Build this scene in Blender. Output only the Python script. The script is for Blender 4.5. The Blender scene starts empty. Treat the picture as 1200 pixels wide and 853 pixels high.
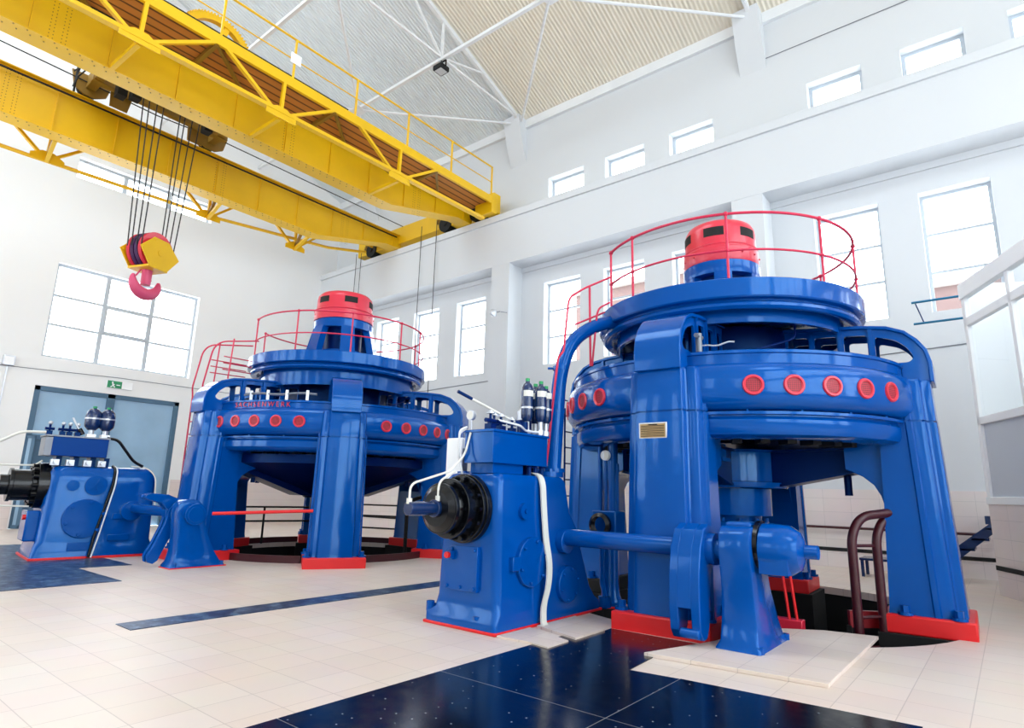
import bpy, bmesh, math, random
from mathutils import Vector, Matrix
random.seed(4)
PI = math.pi
sc = bpy.context.scene
COL = sc.collection

# ------------------------------------------------------------------ materials
def lin(c):
    return tuple(((x/255)/12.92 if x/255 <= .04045 else ((x/255+.055)/1.055)**2.4) for x in c) + (1,)
def mat(name, rgb, rough=.5, metal=0, coat=0, spec=.5, noise=0, nscale=3, bump=0, bscale=30, emit=None, tint=None):
    m = bpy.data.materials.new(name); m.use_nodes = True
    nt = m.node_tree; b = nt.nodes['Principled BSDF']
    b.inputs['Base Color'].default_value = lin(rgb)
    b.inputs['Roughness'].default_value = rough
    b.inputs['Metallic'].default_value = metal
    b.inputs['Coat Weight'].default_value = coat
    b.inputs['Coat Roughness'].default_value = .06
    b.inputs['Specular IOR Level'].default_value = spec
    if tint: b.inputs['Specular Tint'].default_value = (*tint, 1)
    tc = nt.nodes.new('ShaderNodeTexCoord')
    if noise:
        n = nt.nodes.new('ShaderNodeTexNoise'); n.inputs['Scale'].default_value = nscale
        n.inputs['Detail'].default_value = 5
        nt.links.new(tc.outputs['Object'], n.inputs['Vector'])
        mx = nt.nodes.new('ShaderNodeMix'); mx.data_type = 'RGBA'
        c = lin(rgb)
        mx.inputs[6].default_value = tuple(x*(1-noise) for x in c[:3])+(1,)
        mx.inputs[7].default_value = tuple(min(1, x*(1+noise*.6)) for x in c[:3])+(1,)
        nt.links.new(n.outputs['Fac'], mx.inputs[0])
        nt.links.new(mx.outputs[2], b.inputs['Base Color'])
    if bump:
        n2 = nt.nodes.new('ShaderNodeTexNoise'); n2.inputs['Scale'].default_value = bscale
        nt.links.new(tc.outputs['Object'], n2.inputs['Vector'])
        bp = nt.nodes.new('ShaderNodeBump'); bp.inputs['Strength'].default_value = bump
        bp.inputs['Distance'].default_value = .02
        nt.links.new(n2.outputs['Fac'], bp.inputs['Height'])
        nt.links.new(bp.outputs['Normal'], b.inputs['Normal'])
    if emit:
        b.inputs['Emission Color'].default_value = lin(rgb); b.inputs['Emission Strength'].default_value = emit
    return m

BLUE = mat('glossy blue machine paint', (0, 74, 158), .15, coat=.22, spec=.5, tint=(.16, .55, 1), noise=.10, nscale=2.2, bump=.10, bscale=9)
NAVY = mat('deep navy paint and painted shade', (1, 22, 84), .34, spec=.35, tint=(.16, .5, 1), noise=.15)
NAVYB = mat('royal blue tray enamel', (4, 40, 120), .3, spec=.4, tint=(.16, .5, 1))
DKBLUE = mat('dark blue tank enamel', (6, 38, 84), .25, coat=.4)
TEAL = mat('teal blue enamel', (8, 110, 150), .4)
BLACK = mat('glossy black enamel', (6, 8, 13), .24, spec=.35, coat=.1)
SOOT = mat('matt black void paint', (7, 8, 10), .75)
RED = mat('bright red paint', (226, 26, 30), .4, noise=.08)
CORAL = mat('coral red paint', (216, 42, 66), .33, coat=.25, noise=.06)
RAIL = mat('crimson railing paint', (208, 34, 74), .4)
MREDM = mat('worn dark red paint', (140, 20, 30), .35)
MAROON = mat('maroon paint', (62, 8, 20), .4)
YELLOW = mat('crane yellow paint', (230, 182, 0), .42, noise=.14, nscale=1.3)
DYELLOW = mat('greasy ochre yellow paint', (142, 108, 28), .5, noise=.25, nscale=4)
PLANK = None
WHITE = mat('white plaster', (209, 212, 215), .75, noise=.02, nscale=.8)
TRIMW = mat('white gloss trim', (244, 246, 248), .5)
SILVER = mat('aluminium', (205, 208, 214), .35, metal=.6)
GREYM = mat('grey metal', (128, 132, 140), .4, metal=.4)
STEEL = mat('white painted steel', (226, 228, 230), .5, noise=.05)
WCABLE = mat('off white cable sheath', (226, 224, 214), .5)
BCABLE = mat('black rope', (30, 30, 34), .6)
BRASS = mat('brass plate', (178, 146, 98), .35, metal=.3)
GREEN = mat('green cap', (24, 150, 84), .4)
GATE = mat('blue grey gate steel', (70, 104, 130), .45)
PANE = mat('frosted blue gate panel', (150, 184, 212), .25, noise=.5, nscale=.5)
PINK = mat('faded pink hook paint', (214, 78, 116), .45, noise=.1)
PURPLE = mat('dark purple sheave', (70, 34, 84), .4)
BRICK = mat('pale red brick', (112, 90, 86), .9, noise=.2, nscale=2)
CREAMB = mat('cream facade', (150, 142, 136), .9)
PGREEN = mat('pale green grey partition', (190, 206, 202), .6)
PANELG = mat('pale grey infill panel', (196, 202, 212), .4)
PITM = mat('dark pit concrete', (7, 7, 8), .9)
WHITE_LIT = mat('end wall plaster painted lit', (236, 237, 237), .75, noise=.02, nscale=.8)  # same wall plaster made lighter, light on the end wall put into its colour
WFRAME = mat('grey white window frame', (186, 194, 202), .5)
BIRCH = mat('green sign', (30, 140, 90), .4)

def node_mat(name):
    m = bpy.data.materials.new(name); m.use_nodes = True
    return m, m.node_tree, m.node_tree.nodes['Principled BSDF']
def tile_mat(name, c1, c2, mortar, w, h, rough, msize=.006, offset=(0, 0, 0), rot=(0, 0, 0), bump=.15):
    m, nt, b = node_mat(name)
    tc = nt.nodes.new('ShaderNodeTexCoord'); mp = nt.nodes.new('ShaderNodeMapping')
    mp.inputs['Location'].default_value = offset; mp.inputs['Rotation'].default_value = rot
    br = nt.nodes.new('ShaderNodeTexBrick'); br.offset = 0; br.squash = 1
    br.inputs['Color1'].default_value = lin(c1); br.inputs['Color2'].default_value = lin(c2)
    br.inputs['Mortar'].default_value = lin(mortar)
    br.inputs['Scale'].default_value = 1; br.inputs['Mortar Size'].default_value = msize
    br.inputs['Mortar Smooth'].default_value = .2
    br.inputs['Brick Width'].default_value = w; br.inputs['Row Height'].default_value = h
    nt.links.new(tc.outputs['Object'], mp.inputs[0]); nt.links.new(mp.outputs[0], br.inputs['Vector'])
    n = nt.nodes.new('ShaderNodeTexNoise'); n.inputs['Scale'].default_value = 1.6; n.inputs['Detail'].default_value = 6
    nt.links.new(tc.outputs['Object'], n.inputs['Vector'])
    mx = nt.nodes.new('ShaderNodeMix'); mx.data_type = 'RGBA'; mx.blend_type = 'MULTIPLY'; mx.inputs[0].default_value = .12
    nt.links.new(br.outputs['Color'], mx.inputs[6]); nt.links.new(n.outputs['Color'], mx.inputs[7])
    nt.links.new(mx.outputs[2], b.inputs['Base Color'])
    b.inputs['Roughness'].default_value = rough
    bp = nt.nodes.new('ShaderNodeBump'); bp.inputs['Strength'].default_value = bump; bp.inputs['Distance'].default_value = .004; bp.invert = True
    nt.links.new(br.outputs['Fac'], bp.inputs['Height']); nt.links.new(bp.outputs['Normal'], b.inputs['Normal'])
    return m
FLOOR = tile_mat('cream floor tiles', (226, 210, 198), (221, 203, 190), (194, 176, 165), .425, .425, .38, .004, (.83+.425*60, -1.43+.425*60, 0))
WTILE = tile_mat('cream wall tiles', (236, 224, 220), (230, 218, 214), (206, 196, 194), .6, .32, .35, .004, (30, 0, 0), (PI/2, 0, 0))
def corrugated(name, c, axis):
    m, nt, b = node_mat(name)
    tc = nt.nodes.new('ShaderNodeTexCoord'); wv = nt.nodes.new('ShaderNodeTexWave')
    wv.wave_type = 'BANDS'; wv.bands_direction = axis; wv.inputs['Scale'].default_value = 2.4
    nt.links.new(tc.outputs['Object'], wv.inputs['Vector'])
    n = nt.nodes.new('ShaderNodeTexNoise'); n.inputs['Scale'].default_value = .7; n.inputs['Detail'].default_value = 6
    nt.links.new(tc.outputs['Object'], n.inputs['Vector'])
    mx = nt.nodes.new('ShaderNodeMix'); mx.data_type = 'RGBA'
    l = lin(c); mx.inputs[6].default_value = tuple(x*.94 for x in l[:3])+(1,); mx.inputs[7].default_value = l
    nt.links.new(n.outputs['Fac'], mx.inputs[0]); nt.links.new(mx.outputs[2], b.inputs['Base Color'])
    b.inputs['Roughness'].default_value = .5
    bp = nt.nodes.new('ShaderNodeBump'); bp.inputs['Strength'].default_value = .5; bp.inputs['Distance'].default_value = .05
    nt.links.new(wv.outputs['Fac'], bp.inputs['Height']); nt.links.new(bp.outputs['Normal'], b.inputs['Normal'])
    return m
ROOFG = corrugated('pale grey corrugated sheet', (222, 230, 234), 'X')
ROOFB = corrugated('beige corrugated sheet', (232, 224, 206), 'X')
def plank_mat():
    m, nt, b = node_mat('brown deck planks')
    tc = nt.nodes.new('ShaderNodeTexCoord'); wv = nt.nodes.new('ShaderNodeTexWave')
    wv.bands_direction = 'X'; wv.inputs['Scale'].default_value = 1.1; wv.inputs['Distortion'].default_value = .4
    nt.links.new(tc.outputs['Object'], wv.inputs['Vector'])
    cr = nt.nodes.new('ShaderNodeValToRGB')
    cr.color_ramp.elements[0].color = lin((80, 46, 20)); cr.color_ramp.elements[0].position = 0
    cr.color_ramp.elements[1].color = lin((196, 128, 52)); cr.color_ramp.elements[1].position = .18
    nt.links.new(wv.outputs['Fac'], cr.inputs[0]); nt.links.new(cr.outputs[0], b.inputs['Base Color'])
    b.inputs['Roughness'].default_value = .7
    return m
PLANK = plank_mat()
def stud_plate(name, base, dot, rough, cell=.14, wear=None):
    """dark steel plate with small raised bare studs on a grid and long plate joints"""
    m, nt, b = node_mat(name)
    tc = nt.nodes.new('ShaderNodeTexCoord')
    vo = nt.nodes.new('ShaderNodeTexVoronoi'); vo.inputs['Scale'].default_value = 1/cell; vo.inputs['Randomness'].default_value = .35
    nt.links.new(tc.outputs['Object'], vo.inputs['Vector'])
    lt = nt.nodes.new('ShaderNodeMath'); lt.operation = 'LESS_THAN'; lt.inputs[1].default_value = .052
    nt.links.new(vo.outputs['Distance'], lt.inputs[0])
    n = nt.nodes.new('ShaderNodeTexNoise'); n.inputs['Scale'].default_value = 7; n.inputs['Detail'].default_value = 8
    nt.links.new(tc.outputs['Object'], n.inputs['Vector'])
    mx = nt.nodes.new('ShaderNodeMix'); mx.data_type = 'RGBA'
    mx.inputs[6].default_value = lin(base); mx.inputs[7].default_value = lin(dot)
    nt.links.new(lt.outputs[0], mx.inputs[0]); nt.links.new(mx.outputs[2], b.inputs['Base Color'])
    if wear:
        nw = nt.nodes.new('ShaderNodeTexNoise'); nw.inputs['Scale'].default_value = 5; nw.inputs['Detail'].default_value = 12; nw.inputs['Roughness'].default_value = .75
        nt.links.new(tc.outputs['Object'], nw.inputs['Vector'])
        cr = nt.nodes.new('ShaderNodeMapRange'); cr.inputs['From Min'].default_value = .48; cr.inputs['From Max'].default_value = .66
        nt.links.new(nw.outputs['Fac'], cr.inputs['Value'])
        m2 = nt.nodes.new('ShaderNodeMix'); m2.data_type = 'RGBA'; m2.inputs[7].default_value = lin(wear)
        nt.links.new(cr.outputs[0], m2.inputs[0]); nt.links.new(mx.outputs[2], m2.inputs[6]); nt.links.new(m2.outputs[2], b.inputs['Base Color'])
    mr = nt.nodes.new('ShaderNodeMapRange'); mr.inputs['To Min'].default_value = rough-.08; mr.inputs['To Max'].default_value = rough+.16
    nt.links.new(n.outputs['Fac'], mr.inputs['Value']); nt.links.new(mr.outputs[0], b.inputs['Roughness'])
    b.inputs['Specular IOR Level'].default_value = .5
    n2 = nt.nodes.new('ShaderNodeTexNoise'); n2.inputs['Scale'].default_value = 40
    nt.links.new(tc.outputs['Object'], n2.inputs['Vector'])
    bp = nt.nodes.new('ShaderNodeBump'); bp.inputs['Strength'].default_value = .12; bp.inputs['Distance'].default_value = .002
    nt.links.new(n2.outputs['Fac'], bp.inputs['Height']); nt.links.new(bp.outputs['Normal'], b.inputs['Normal'])
    return m
PLATE = stud_plate('black stud floor plate', (2, 3, 7), (150, 160, 175), .14)
PLATE2 = stud_plate('worn blue black floor plate', (12, 40, 78), (120, 150, 180), .30, wear=(104, 132, 158))
def grille_mat(name, base, hole):
    m, nt, b = node_mat(name)
    tc = nt.nodes.new('ShaderNodeTexCoord')
    vo = nt.nodes.new('ShaderNodeTexVoronoi'); vo.inputs['Scale'].default_value = 42; vo.inputs['Randomness'].default_value = 0
    nt.links.new(tc.outputs['Object'], vo.inputs['Vector'])
    lt = nt.nodes.new('ShaderNodeMath'); lt.operation = 'LESS_THAN'; lt.inputs[1].default_value = .36
    nt.links.new(vo.outputs['Distance'], lt.inputs[0])
    mx = nt.nodes.new('ShaderNodeMix'); mx.data_type = 'RGBA'
    mx.inputs[6].default_value = lin(base); mx.inputs[7].default_value = lin(hole)
    nt.links.new(lt.outputs[0], mx.inputs[0]); nt.links.new(mx.outputs[2], b.inputs['Base Color'])
    b.inputs['Roughness'].default_value = .5
    return m
GRILLE = grille_mat('perforated red grille', (196, 40, 60), (40, 6, 14))
def glass_mat():
    m = bpy.data.materials.new('clear window glass'); m.use_nodes = True
    nt = m.node_tree; nt.nodes.clear()
    o = nt.nodes.new('ShaderNodeOutputMaterial'); mx = nt.nodes.new('ShaderNodeMixShader')
    t = nt.nodes.new('ShaderNodeBsdfTransparent'); t.inputs[0].default_value = (.96, .98, 1, 1)
    g = nt.nodes.new('ShaderNodeBsdfGlossy'); g.inputs['Roughness'].default_value = .03
    f = nt.nodes.new('ShaderNodeLayerWeight'); pw = nt.nodes.new('ShaderNodeMath'); pw.operation = 'POWER'; pw.inputs[1].default_value = 4
    ml = nt.nodes.new('ShaderNodeMath'); ml.operation = 'MULTIPLY_ADD'; ml.inputs[1].default_value = .6; ml.inputs[2].default_value = .05
    nt.links.new(f.outputs['Facing'], pw.inputs[0]); nt.links.new(pw.outputs[0], ml.inputs[0]); nt.links.new(ml.outputs[0], mx.inputs[0]); nt.links.new(t.outputs[0], mx.inputs[1]); nt.links.new(g.outputs[0], mx.inputs[2])
    nt.links.new(mx.outputs[0], o.inputs[0])
    return m
GLASS = glass_mat()
LAMPM = mat('lamp lens', (196, 200, 204), .15)

# ------------------------------------------------------------------ mesh builder
class MB:
    def __init__(s): s.v = []; s.f = []
    def add(s, vs, fs, M=None):
        b = len(s.v)
        s.v += [tuple(M @ Vector(p)) if M else tuple(p) for p in vs]
        s.f += [tuple(b+i for i in f) for f in fs]
        return s
    def box(s, x0, x1, y0, y1, z0, z1, M=None):
        vs = [(x, y, z) for x in (x0, x1) for y in (y0, y1) for z in (z0, z1)]
        return s.add(vs, [(0, 1, 3, 2), (4, 6, 7, 5), (0, 4, 5, 1), (2, 3, 7, 6), (0, 2, 6, 4), (1, 5, 7, 3)], M)
    def loft(s, rings, cap=True, closed=False, M=None):
        n = len(rings[0]); vs = [p for r in rings for p in r]; fs = []
        m = len(rings)
        for k in range(m if closed else m-1):
            a, b = k*n, ((k+1) % m)*n
            for i in range(n):
                j = (i+1) % n
                fs.append((a+i, a+j, b+j, b+i))
        if cap and not closed:
            fs.append(tuple(range(n))); fs.append(tuple((m-1)*n+i for i in range(n)))
        return s.add(vs, fs, M)
    def cyl(s, p0, p1, r0, r1=None, n=24, M=None):
        p0 = Vector(p0); p1 = Vector(p1); r1 = r0 if r1 is None else r1
        d = (p1-p0).normalized(); u = d.orthogonal().normalized(); w = d.cross(u)
        ring = lambda p, r: [p+(u*math.cos(2*PI*i/n)+w*math.sin(2*PI*i/n))*r for i in range(n)]
        return s.loft([ring(p0, r0), ring(p1, r1)], M=M)
    def bar(s, p0, p1, w, h, up=(0, 0, 1), M=None):
        p0 = Vector(p0); p1 = Vector(p1); d = (p1-p0).normalized(); up = Vector(up)
        u = d.cross(up)
        if u.length < 1e-4: u = d.cross(Vector((1, 0, 0)))
        u.normalize(); v = u.cross(d)
        q = [(-w/2, -h/2), (w/2, -h/2), (w/2, h/2), (-w/2, h/2)]
        return s.loft([[p+u*a+v*b for a, b in q] for p in (p0, p1)], M=M)
    def tube(s, pts, r, n=10, closed=False, M=None):
        P = [Vector(p) for p in pts]; m = len(P); rings = []
        t0 = (P[1]-P[0]).normalized(); u = t0.orthogonal().normalized()
        for i in range(m):
            if closed: t = P[(i+1) % m]-P[i-1]
            elif i == 0: t = P[1]-P[0]
            elif i == m-1: t = P[-1]-P[-2]
            else: t = (P[i+1]-P[i]).normalized()+(P[i]-P[i-1]).normalized()
            t.normalize()
            u = (u-t*u.dot(t)).normalized(); w = t.cross(u)
            rr = r[i] if isinstance(r, (list, tuple)) else r
            rings.append([P[i]+(u*math.cos(2*PI*k/n)+w*math.sin(2*PI*k/n))*rr for k in range(n)])
        return s.loft(rings, closed=closed, M=M)
    def lathe(s, prof, n=72, a0=0, a1=2*PI, closed=False, M=None, c=(0, 0)):
        full = abs(a1-a0-2*PI) < 1e-6
        k = n if full else n+1
        rings = []
        for i in range(k):
            a = a0+(a1-a0)*i/n
            rings.append([(c[0]+r*math.cos(a), c[1]+r*math.sin(a), z) for r, z in prof])
        np_ = len(prof); vs = [p for r in rings for p in r]; fs = []
        for i in range(k if full else k-1):
            a, b = i*np_, ((i+1) % k)*np_
            for j in range(np_ if closed else np_-1):
                jj = (j+1) % np_
                fs.append((a+j, b+j, b+jj, a+jj))
        if not full and closed:
            fs.append(tuple(range(np_))); fs.append(tuple((k-1)*np_+j for j in range(np_)))
        return s.add(vs, fs, M)
    def sphere(s, c, r, n=16, m=10, sz=1):
        prof = [(max(1e-4, r*math.sin(PI*i/m)), c[2]-r*sz*math.cos(PI*i/m)) for i in range(m+1)]
        return s.lathe(prof, n, c=(c[0], c[1]))
    def prism(s, poly, h0, h1, fn, holes=()):
        bm = bmesh.new()
        for lp in [poly]+list(holes):
            vs = [bm.verts.new((u, v, 0)) for u, v in lp]
            for i in range(len(vs)): bm.edges.new((vs[i-1], vs[i]))
        bmesh.ops.triangle_fill(bm, use_beauty=True, use_dissolve=False, edges=bm.edges[:])
        bm.verts.index_update()
        V = [(v.co.x, v.co.y) for v in bm.verts]; T = [tuple(v.index for v in f.verts) for f in bm.faces]
        bm.free(); n = len(V)
        vs = [fn(u, v, h0) for u, v in V]+[fn(u, v, h1) for u, v in V]
        fs = [t for t in T]+[tuple(n+i for i in reversed(t)) for t in T]
        b = 0
        for lp in [poly]+list(holes):
            k = len(lp)
            for i in range(k):
                j = (i+1) % k
                fs.append((b+i, b+j, n+b+j, n+b+i))
            b += k
        return s.add(vs, fs)
    def build(s, name, m, parent=None, bevel=0, smooth=35, seg=2, merge=False):
        me = bpy.data.meshes.new(name); me.from_pydata([tuple(p) for p in s.v], [], s.f)
        bm = bmesh.new(); bm.from_mesh(me)
        if merge: bmesh.ops.remove_doubles(bm, verts=bm.verts[:], dist=1e-5)
        bmesh.ops.recalc_face_normals(bm, faces=bm.faces[:]); bm.to_mesh(me); bm.free()
        me.polygons.foreach_set('use_smooth', [True]*len(me.polygons))
        me.set_sharp_from_angle(angle=math.radians(smooth))
        o = bpy.data.objects.new(name, me); COL.objects.link(o)
        me.materials.append(m)
        if parent: o.parent = parent
        if bevel:
            b = o.modifiers.new('edge', 'BEVEL'); b.width = bevel; b.segments = seg; b.limit_method = 'ANGLE'; b.angle_limit = math.radians(50)
        return o

def thing(name, label, cat, loc=(0, 0, 0), rz=0, group=None):
    o = bpy.data.objects.new(name, None); COL.objects.link(o)
    o.empty_display_size = .3
    o.location = loc; o.rotation_euler = (0, 0, rz); o['label'] = label; o['category'] = cat
    if group: o['group'] = group
    return o
def tag(o, label, cat, group=None):
    o['label'] = label; o['category'] = cat
    if group: o['group'] = group
    return o
def struct(o):
    o['kind'] = 'structure'; return o
def arc(c, r, a0, a1, n, z=0):
    return [(c[0]+r*math.cos(math.radians(a0+(a1-a0)*i/n)), c[1]+r*math.sin(math.radians(a0+(a1-a0)*i/n)), z) for i in range(n+1)]
def fillet(pts, rad, n=6):
    P = [Vector(p) for p in pts]; out = [P[0]]
    for i in range(1, len(P)-1):
        a = (P[i-1]-P[i]); b = (P[i+1]-P[i]); r = min(rad, a.length*.49, b.length*.49)
        p0 = P[i]+a.normalized()*r; p1 = P[i]+b.normalized()*r
        for k in range(n+1):
            t = k/n; out.append(p0*(1-t)**2+P[i]*2*t*(1-t)+p1*t*t)
    out.append(P[-1]); return out
def rrect(w, h, r, n=4):
    out = []
    for cx, cy, a in ((w/2-r, h/2-r, 0), (-w/2+r, h/2-r, 90), (-w/2+r, -h/2+r, 180), (w/2-r, -h/2+r, 270)):
        for i in range(n+1):
            t = math.radians(a+90*i/n); out.append((cx+r*math.cos(t), cy+r*math.sin(t)))
    return out
def circ(c, r, n=48):
    return [(c[0]+r*math.cos(2*PI*i/n), c[1]+r*math.sin(2*PI*i/n)) for i in range(n)]

# ------------------------------------------------------------------ camera (calibrated)
cam = bpy.data.cameras.new('camera'); co = bpy.data.objects.new('camera', cam); COL.objects.link(co)
Rv = Vector((0.77923229, 0.62623737, 0.02497599)); Uv = Vector((0.11062981, -0.17666415, 0.97803416)); Fv = Vector((-0.6168939, 0.75935271, 0.20694293))
M = Matrix(((Rv.x, Uv.x, -Fv.x, 0), (Rv.y, Uv.y, -Fv.y, 0), (Rv.z, Uv.z, -Fv.z, 1.55), (0, 0, 0, 1)))
co.matrix_world = M
cam.sensor_fit = 'HORIZONTAL'; cam.sensor_width = 36; cam.lens = 36*710.136/1200
cam.clip_end = 300; cam.clip_start = .05
sc.camera = co

# ------------------------------------------------------------------ setting
YW, XE, YN, XR = 16.75, -25.1, -8.0, 11.0        # window wall, far end wall, near wall, wall behind on +X
C1 = (-3.38, 9.68); C2 = (-13.57, 9.43)
PITR = 2.62
P1 = (-3.38, 9.98); PR1 = 2.85      # the nearer pit
def wall(name, poly, holes, fn, h0, h1, m=WHITE):
    return struct(MB().prism(poly, h0, h1, fn, holes).build(name, m))
# floor with two round turbine pits
fl = MB()
fl.prism([(XE, YN), (XR, YN), (XR, YW+.3), (XE, YW+.3)], -.12, 0, lambda u, v, h: (u, v, h), [circ(P1, PR1, 64), circ(C2, PITR*1.05, 64)])
struct(fl.build('floor', FLOOR))
for c, kk in ((P1, PR1/PITR), (C2, 1.05)):
    m = MB()
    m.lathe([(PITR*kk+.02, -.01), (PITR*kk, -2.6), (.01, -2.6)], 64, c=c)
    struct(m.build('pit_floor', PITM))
FH = lambda u, v, h: (u, h, v)       # wall along X : (x, z)
# long wall
lowx = [(-21.55, -20.05), (-19.08, -17.55), (-16.55, -15.0), (-12.22, -10.69), (-9.78, -8.28), (-7.34, -5.85), (-3.3, -1.8), (-.95, .45), (1.45, 2.9), (5.6, 7.1), (8.0, 9.5)]
clex = [(-21.0, -19.5), (-18.6, -17.1), (-16.2, -14.7), (-12.08, -10.55), (-9.68, -8.2), (-7.31, -5.88), (-3.2, -1.85), (-.97, .36), (1.2, 2.6), (5.6, 7.1)]
def R4(x0, x1, z0, z1): return [(x0, z0), (x1, z0), (x1, z1), (x0, z1)]
holes = [R4(a, b, 5.93, 8.95) for a, b in lowx]+[R4(a, b, 11.95, 13.0) for a, b in clex]
wall('wall_far', R4(XE, XR, -.1, 15.9), holes, FH, YW, YW+.42)
# pilasters and the crane beam
BF = 15.95
for i, x in enumerate((-22.85, -13.63, -4.78, 4.1)):
    struct(MB().box(x-.42, x+.42, BF+.012, YW+.02, 0, 9.68).build('trim_%d' % (i+1), WHITE))
bm_ = MB(); bm_.box(XE, XR, BF, YW+.02, 9.68, 11.42)
struct(bm_.build('trim_5', WHITE))
struct(MB().box(XE, XR, BF-.07, YW+.02, 11.42, 11.68).build('trim_6', WHITE, bevel=.015))
struct(MB().box(XE, XR, YW-.06, YW+.05, 9.5, 9.72).build('trim_7', WHITE))
# pilaster stubs under the roof
for i, x in enumerate((-22.4, -13.53, -4.6, 4.3)):
    m = MB(); m.loft([[(x-.38, YW+.02, z), (x+.38, YW+.02, z), (x+.38, YW-d, z), (x-.38, YW-d, z)] for z, d in ((14.0, .0), (14.9, .34), (15.85, .55))])
    struct(m.build('trim_%d' % (i+8), WHITE))
struct(MB().box(XE, XR, YW-.12, YW+.02, 15.45, 15.9).build('trim_12', STEEL))
# tiled wainscot
struct(MB().box(XE, XR, YW-.06, YW+.02, 0, 1.82).build('trim_13', WTILE))
m = MB(); m.box(XE, XE+.05, YN, 5.5, 0, 1.7); m.box(XE, XE+.05, 10.25, YW, 0, 1.7)
struct(m.build('trim_14', WTILE))
# end wall (normal +X)
FE = lambda u, v, h: (h, u, v)
gate_y = (5.55, 10.2); gate_z = 4.68
eh = [R4(5.56, 10.42, 5.68, 9.06), R4(5.6, 10.45, 12.35, 13.15), R4(-2.5, 2.4, 5.68, 9.06), R4(-2.5, 2.4, 12.35, 13.15)]
wall('wall_end', [(YN, -.1), (gate_y[0], -.1), (gate_y[0], gate_z), (gate_y[1], gate_z), (gate_y[1], -.1), (YW+.3, -.1), (YW+.3, 15.85), (5, 20.1), (YN, 15.5)], eh, FE, XE, XE-.42, WHITE_LIT)
# near wall and right wall, behind the camera, with unseen tall windows placed and sized to light the hall
nh = [R4(x, x+3, 2.6, 8.6) for x in (-24, -20, -16)]+[R4(x, x+1.5, 4, 8.6) for x in (-11, -6, -1, 4.5)]
wall('wall_near', R4(XE-.3, XR+.3, -.1, 15.6), nh, FH, YN, YN-.4)
rh = [R4(a, b, c, e) for a, b in ((-7, -.3), (.6, 7.4), (8.3, 15)) for c, e in ((2.0, 7.4), (8.2, 14.0))]
wall('wall_right', [(YN, -.1), (YW+.3, -.1), (YW+.3, 15.85), (5, 20.1), (YN, 15.5)], rh, FE, XR, XR+.4)
# roof: ridge at y=5, slopes .36, grey bay sheets and beige bay sheets
sky_y = (-2.6, 2.8)
def roof(name, x0, x1, m, lights):
    r = MB()
    zf = lambda y: 19.9+(5-y)*.3522 if y >= 5 else 15.2+(y-YN+.5)*(4.7/(5-YN+.5))
    r.prism(R4(x0, x1, 5, YW+.6), 0, .12, lambda u, v, h: (u, v, zf(v)+h))
    r.prism(R4(x0, x1, YN-.5, 5), 0, .12, lambda u, v, h: (u, v, zf(v)+h), [R4(a, b_, *sky_y) for a, b_ in lights])
    o = struct(r.build(name, m))
    for a, b_ in lights:
        WN[0] += 1
        f = MB()
        for k in range(7):
            x = a+(b_-a)*k/6; f.bar((x, sky_y[0], zf(sky_y[0])+.06), (x, sky_y[1], zf(sky_y[1])+.06), .06, .1)
        for y in sky_y: f.bar((a, y, zf(y)+.06), (b_, y, zf(y)+.06), .08, .1)
        fo = struct(f.build('window_%d' % WN[0], TRIMW))
        g = MB(); g.add([(a, sky_y[0], zf(sky_y[0])+.1), (b_, sky_y[0], zf(sky_y[0])+.1), (b_, sky_y[1], zf(sky_y[1])+.1), (a, sky_y[1], zf(sky_y[1])+.1)], [(0, 1, 2, 3)])
        struct(g.build('window_pane', GLASS, fo))
    return o
SKL = [(-24, -14.3), (-12.3, -5.3), (5.2, 10)]  # unseen skylights, added on the near slope to brighten the hall
WN = [0]
roof('ceiling', XE-.3, -13.3, ROOFG, SKL[:1])
roof('ceiling.001', -13.3, XR+.3, ROOFB, SKL[1:])

# windows ----------------------------------------------------------
def window(cx, w, z0, z1, fn, d, rows, cols, t=.06, sg=1, thick=()):
    """frame at depth d in the opening; rows / cols are inner bar positions (0..1)"""
    WN[0] += 1
    x0, x1 = cx-w/2, cx+w/2
    f = MB()
    def bx(a, b, c, e, ex=0):
        vs = [fn(u, v, h) for u in (a, b) for v in (c, e) for h in (d-(.035+ex)*sg, d+(.035)*sg)]
        f.add(vs, [(0, 1, 3, 2), (4, 6, 7, 5), (0, 4, 5, 1), (2, 3, 7, 6), (0, 2, 6, 4), (1, 5, 7, 3)])
    bx(x0, x1, z0, z0+t); bx(x0, x1, z1-t, z1); bx(x0, x0+t, z0, z1, .003); bx(x1-t, x1, z0, z1, .003)
    for r in rows:
        z = z0+(z1-z0)*r; bx(x0, x1, z-t*.45, z+t*.45, .008)
    for c in cols:
        x = x0+(x1-x0)*c; bx(x-t*.8, x+t*.8, z0, z1, .016)
    for (a, b, c, e) in thick:
        a, b = x0+w*a, x0+w*b; c, e = z0+(z1-z0)*c, z0+(z1-z0)*e; q = t*1.1
        bx(a, b, c, c+q, .03); bx(a, b, e-q, e, .03); bx(a, a+q, c, e, .035); bx(b-q, b, c, e, .035)
    o = struct(f.build('window_%d' % WN[0], WFRAME))
    g = MB(); g.add([fn(x0, z0, d), fn(x1, z0, d), fn(x1, z1, d), fn(x0, z1, d)], [(0, 1, 2, 3)])
    struct(g.build('window_pane', GLASS, o))
    return o
for a, b in lowx: window((a+b)/2, b-a, 5.93, 8.95, FH, YW+.33, (.34, .66), (), .07)
for a, b in clex: window((a+b)/2, b-a, 11.95, 13.0, FH, YW+.33, (), (), .09)
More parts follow.
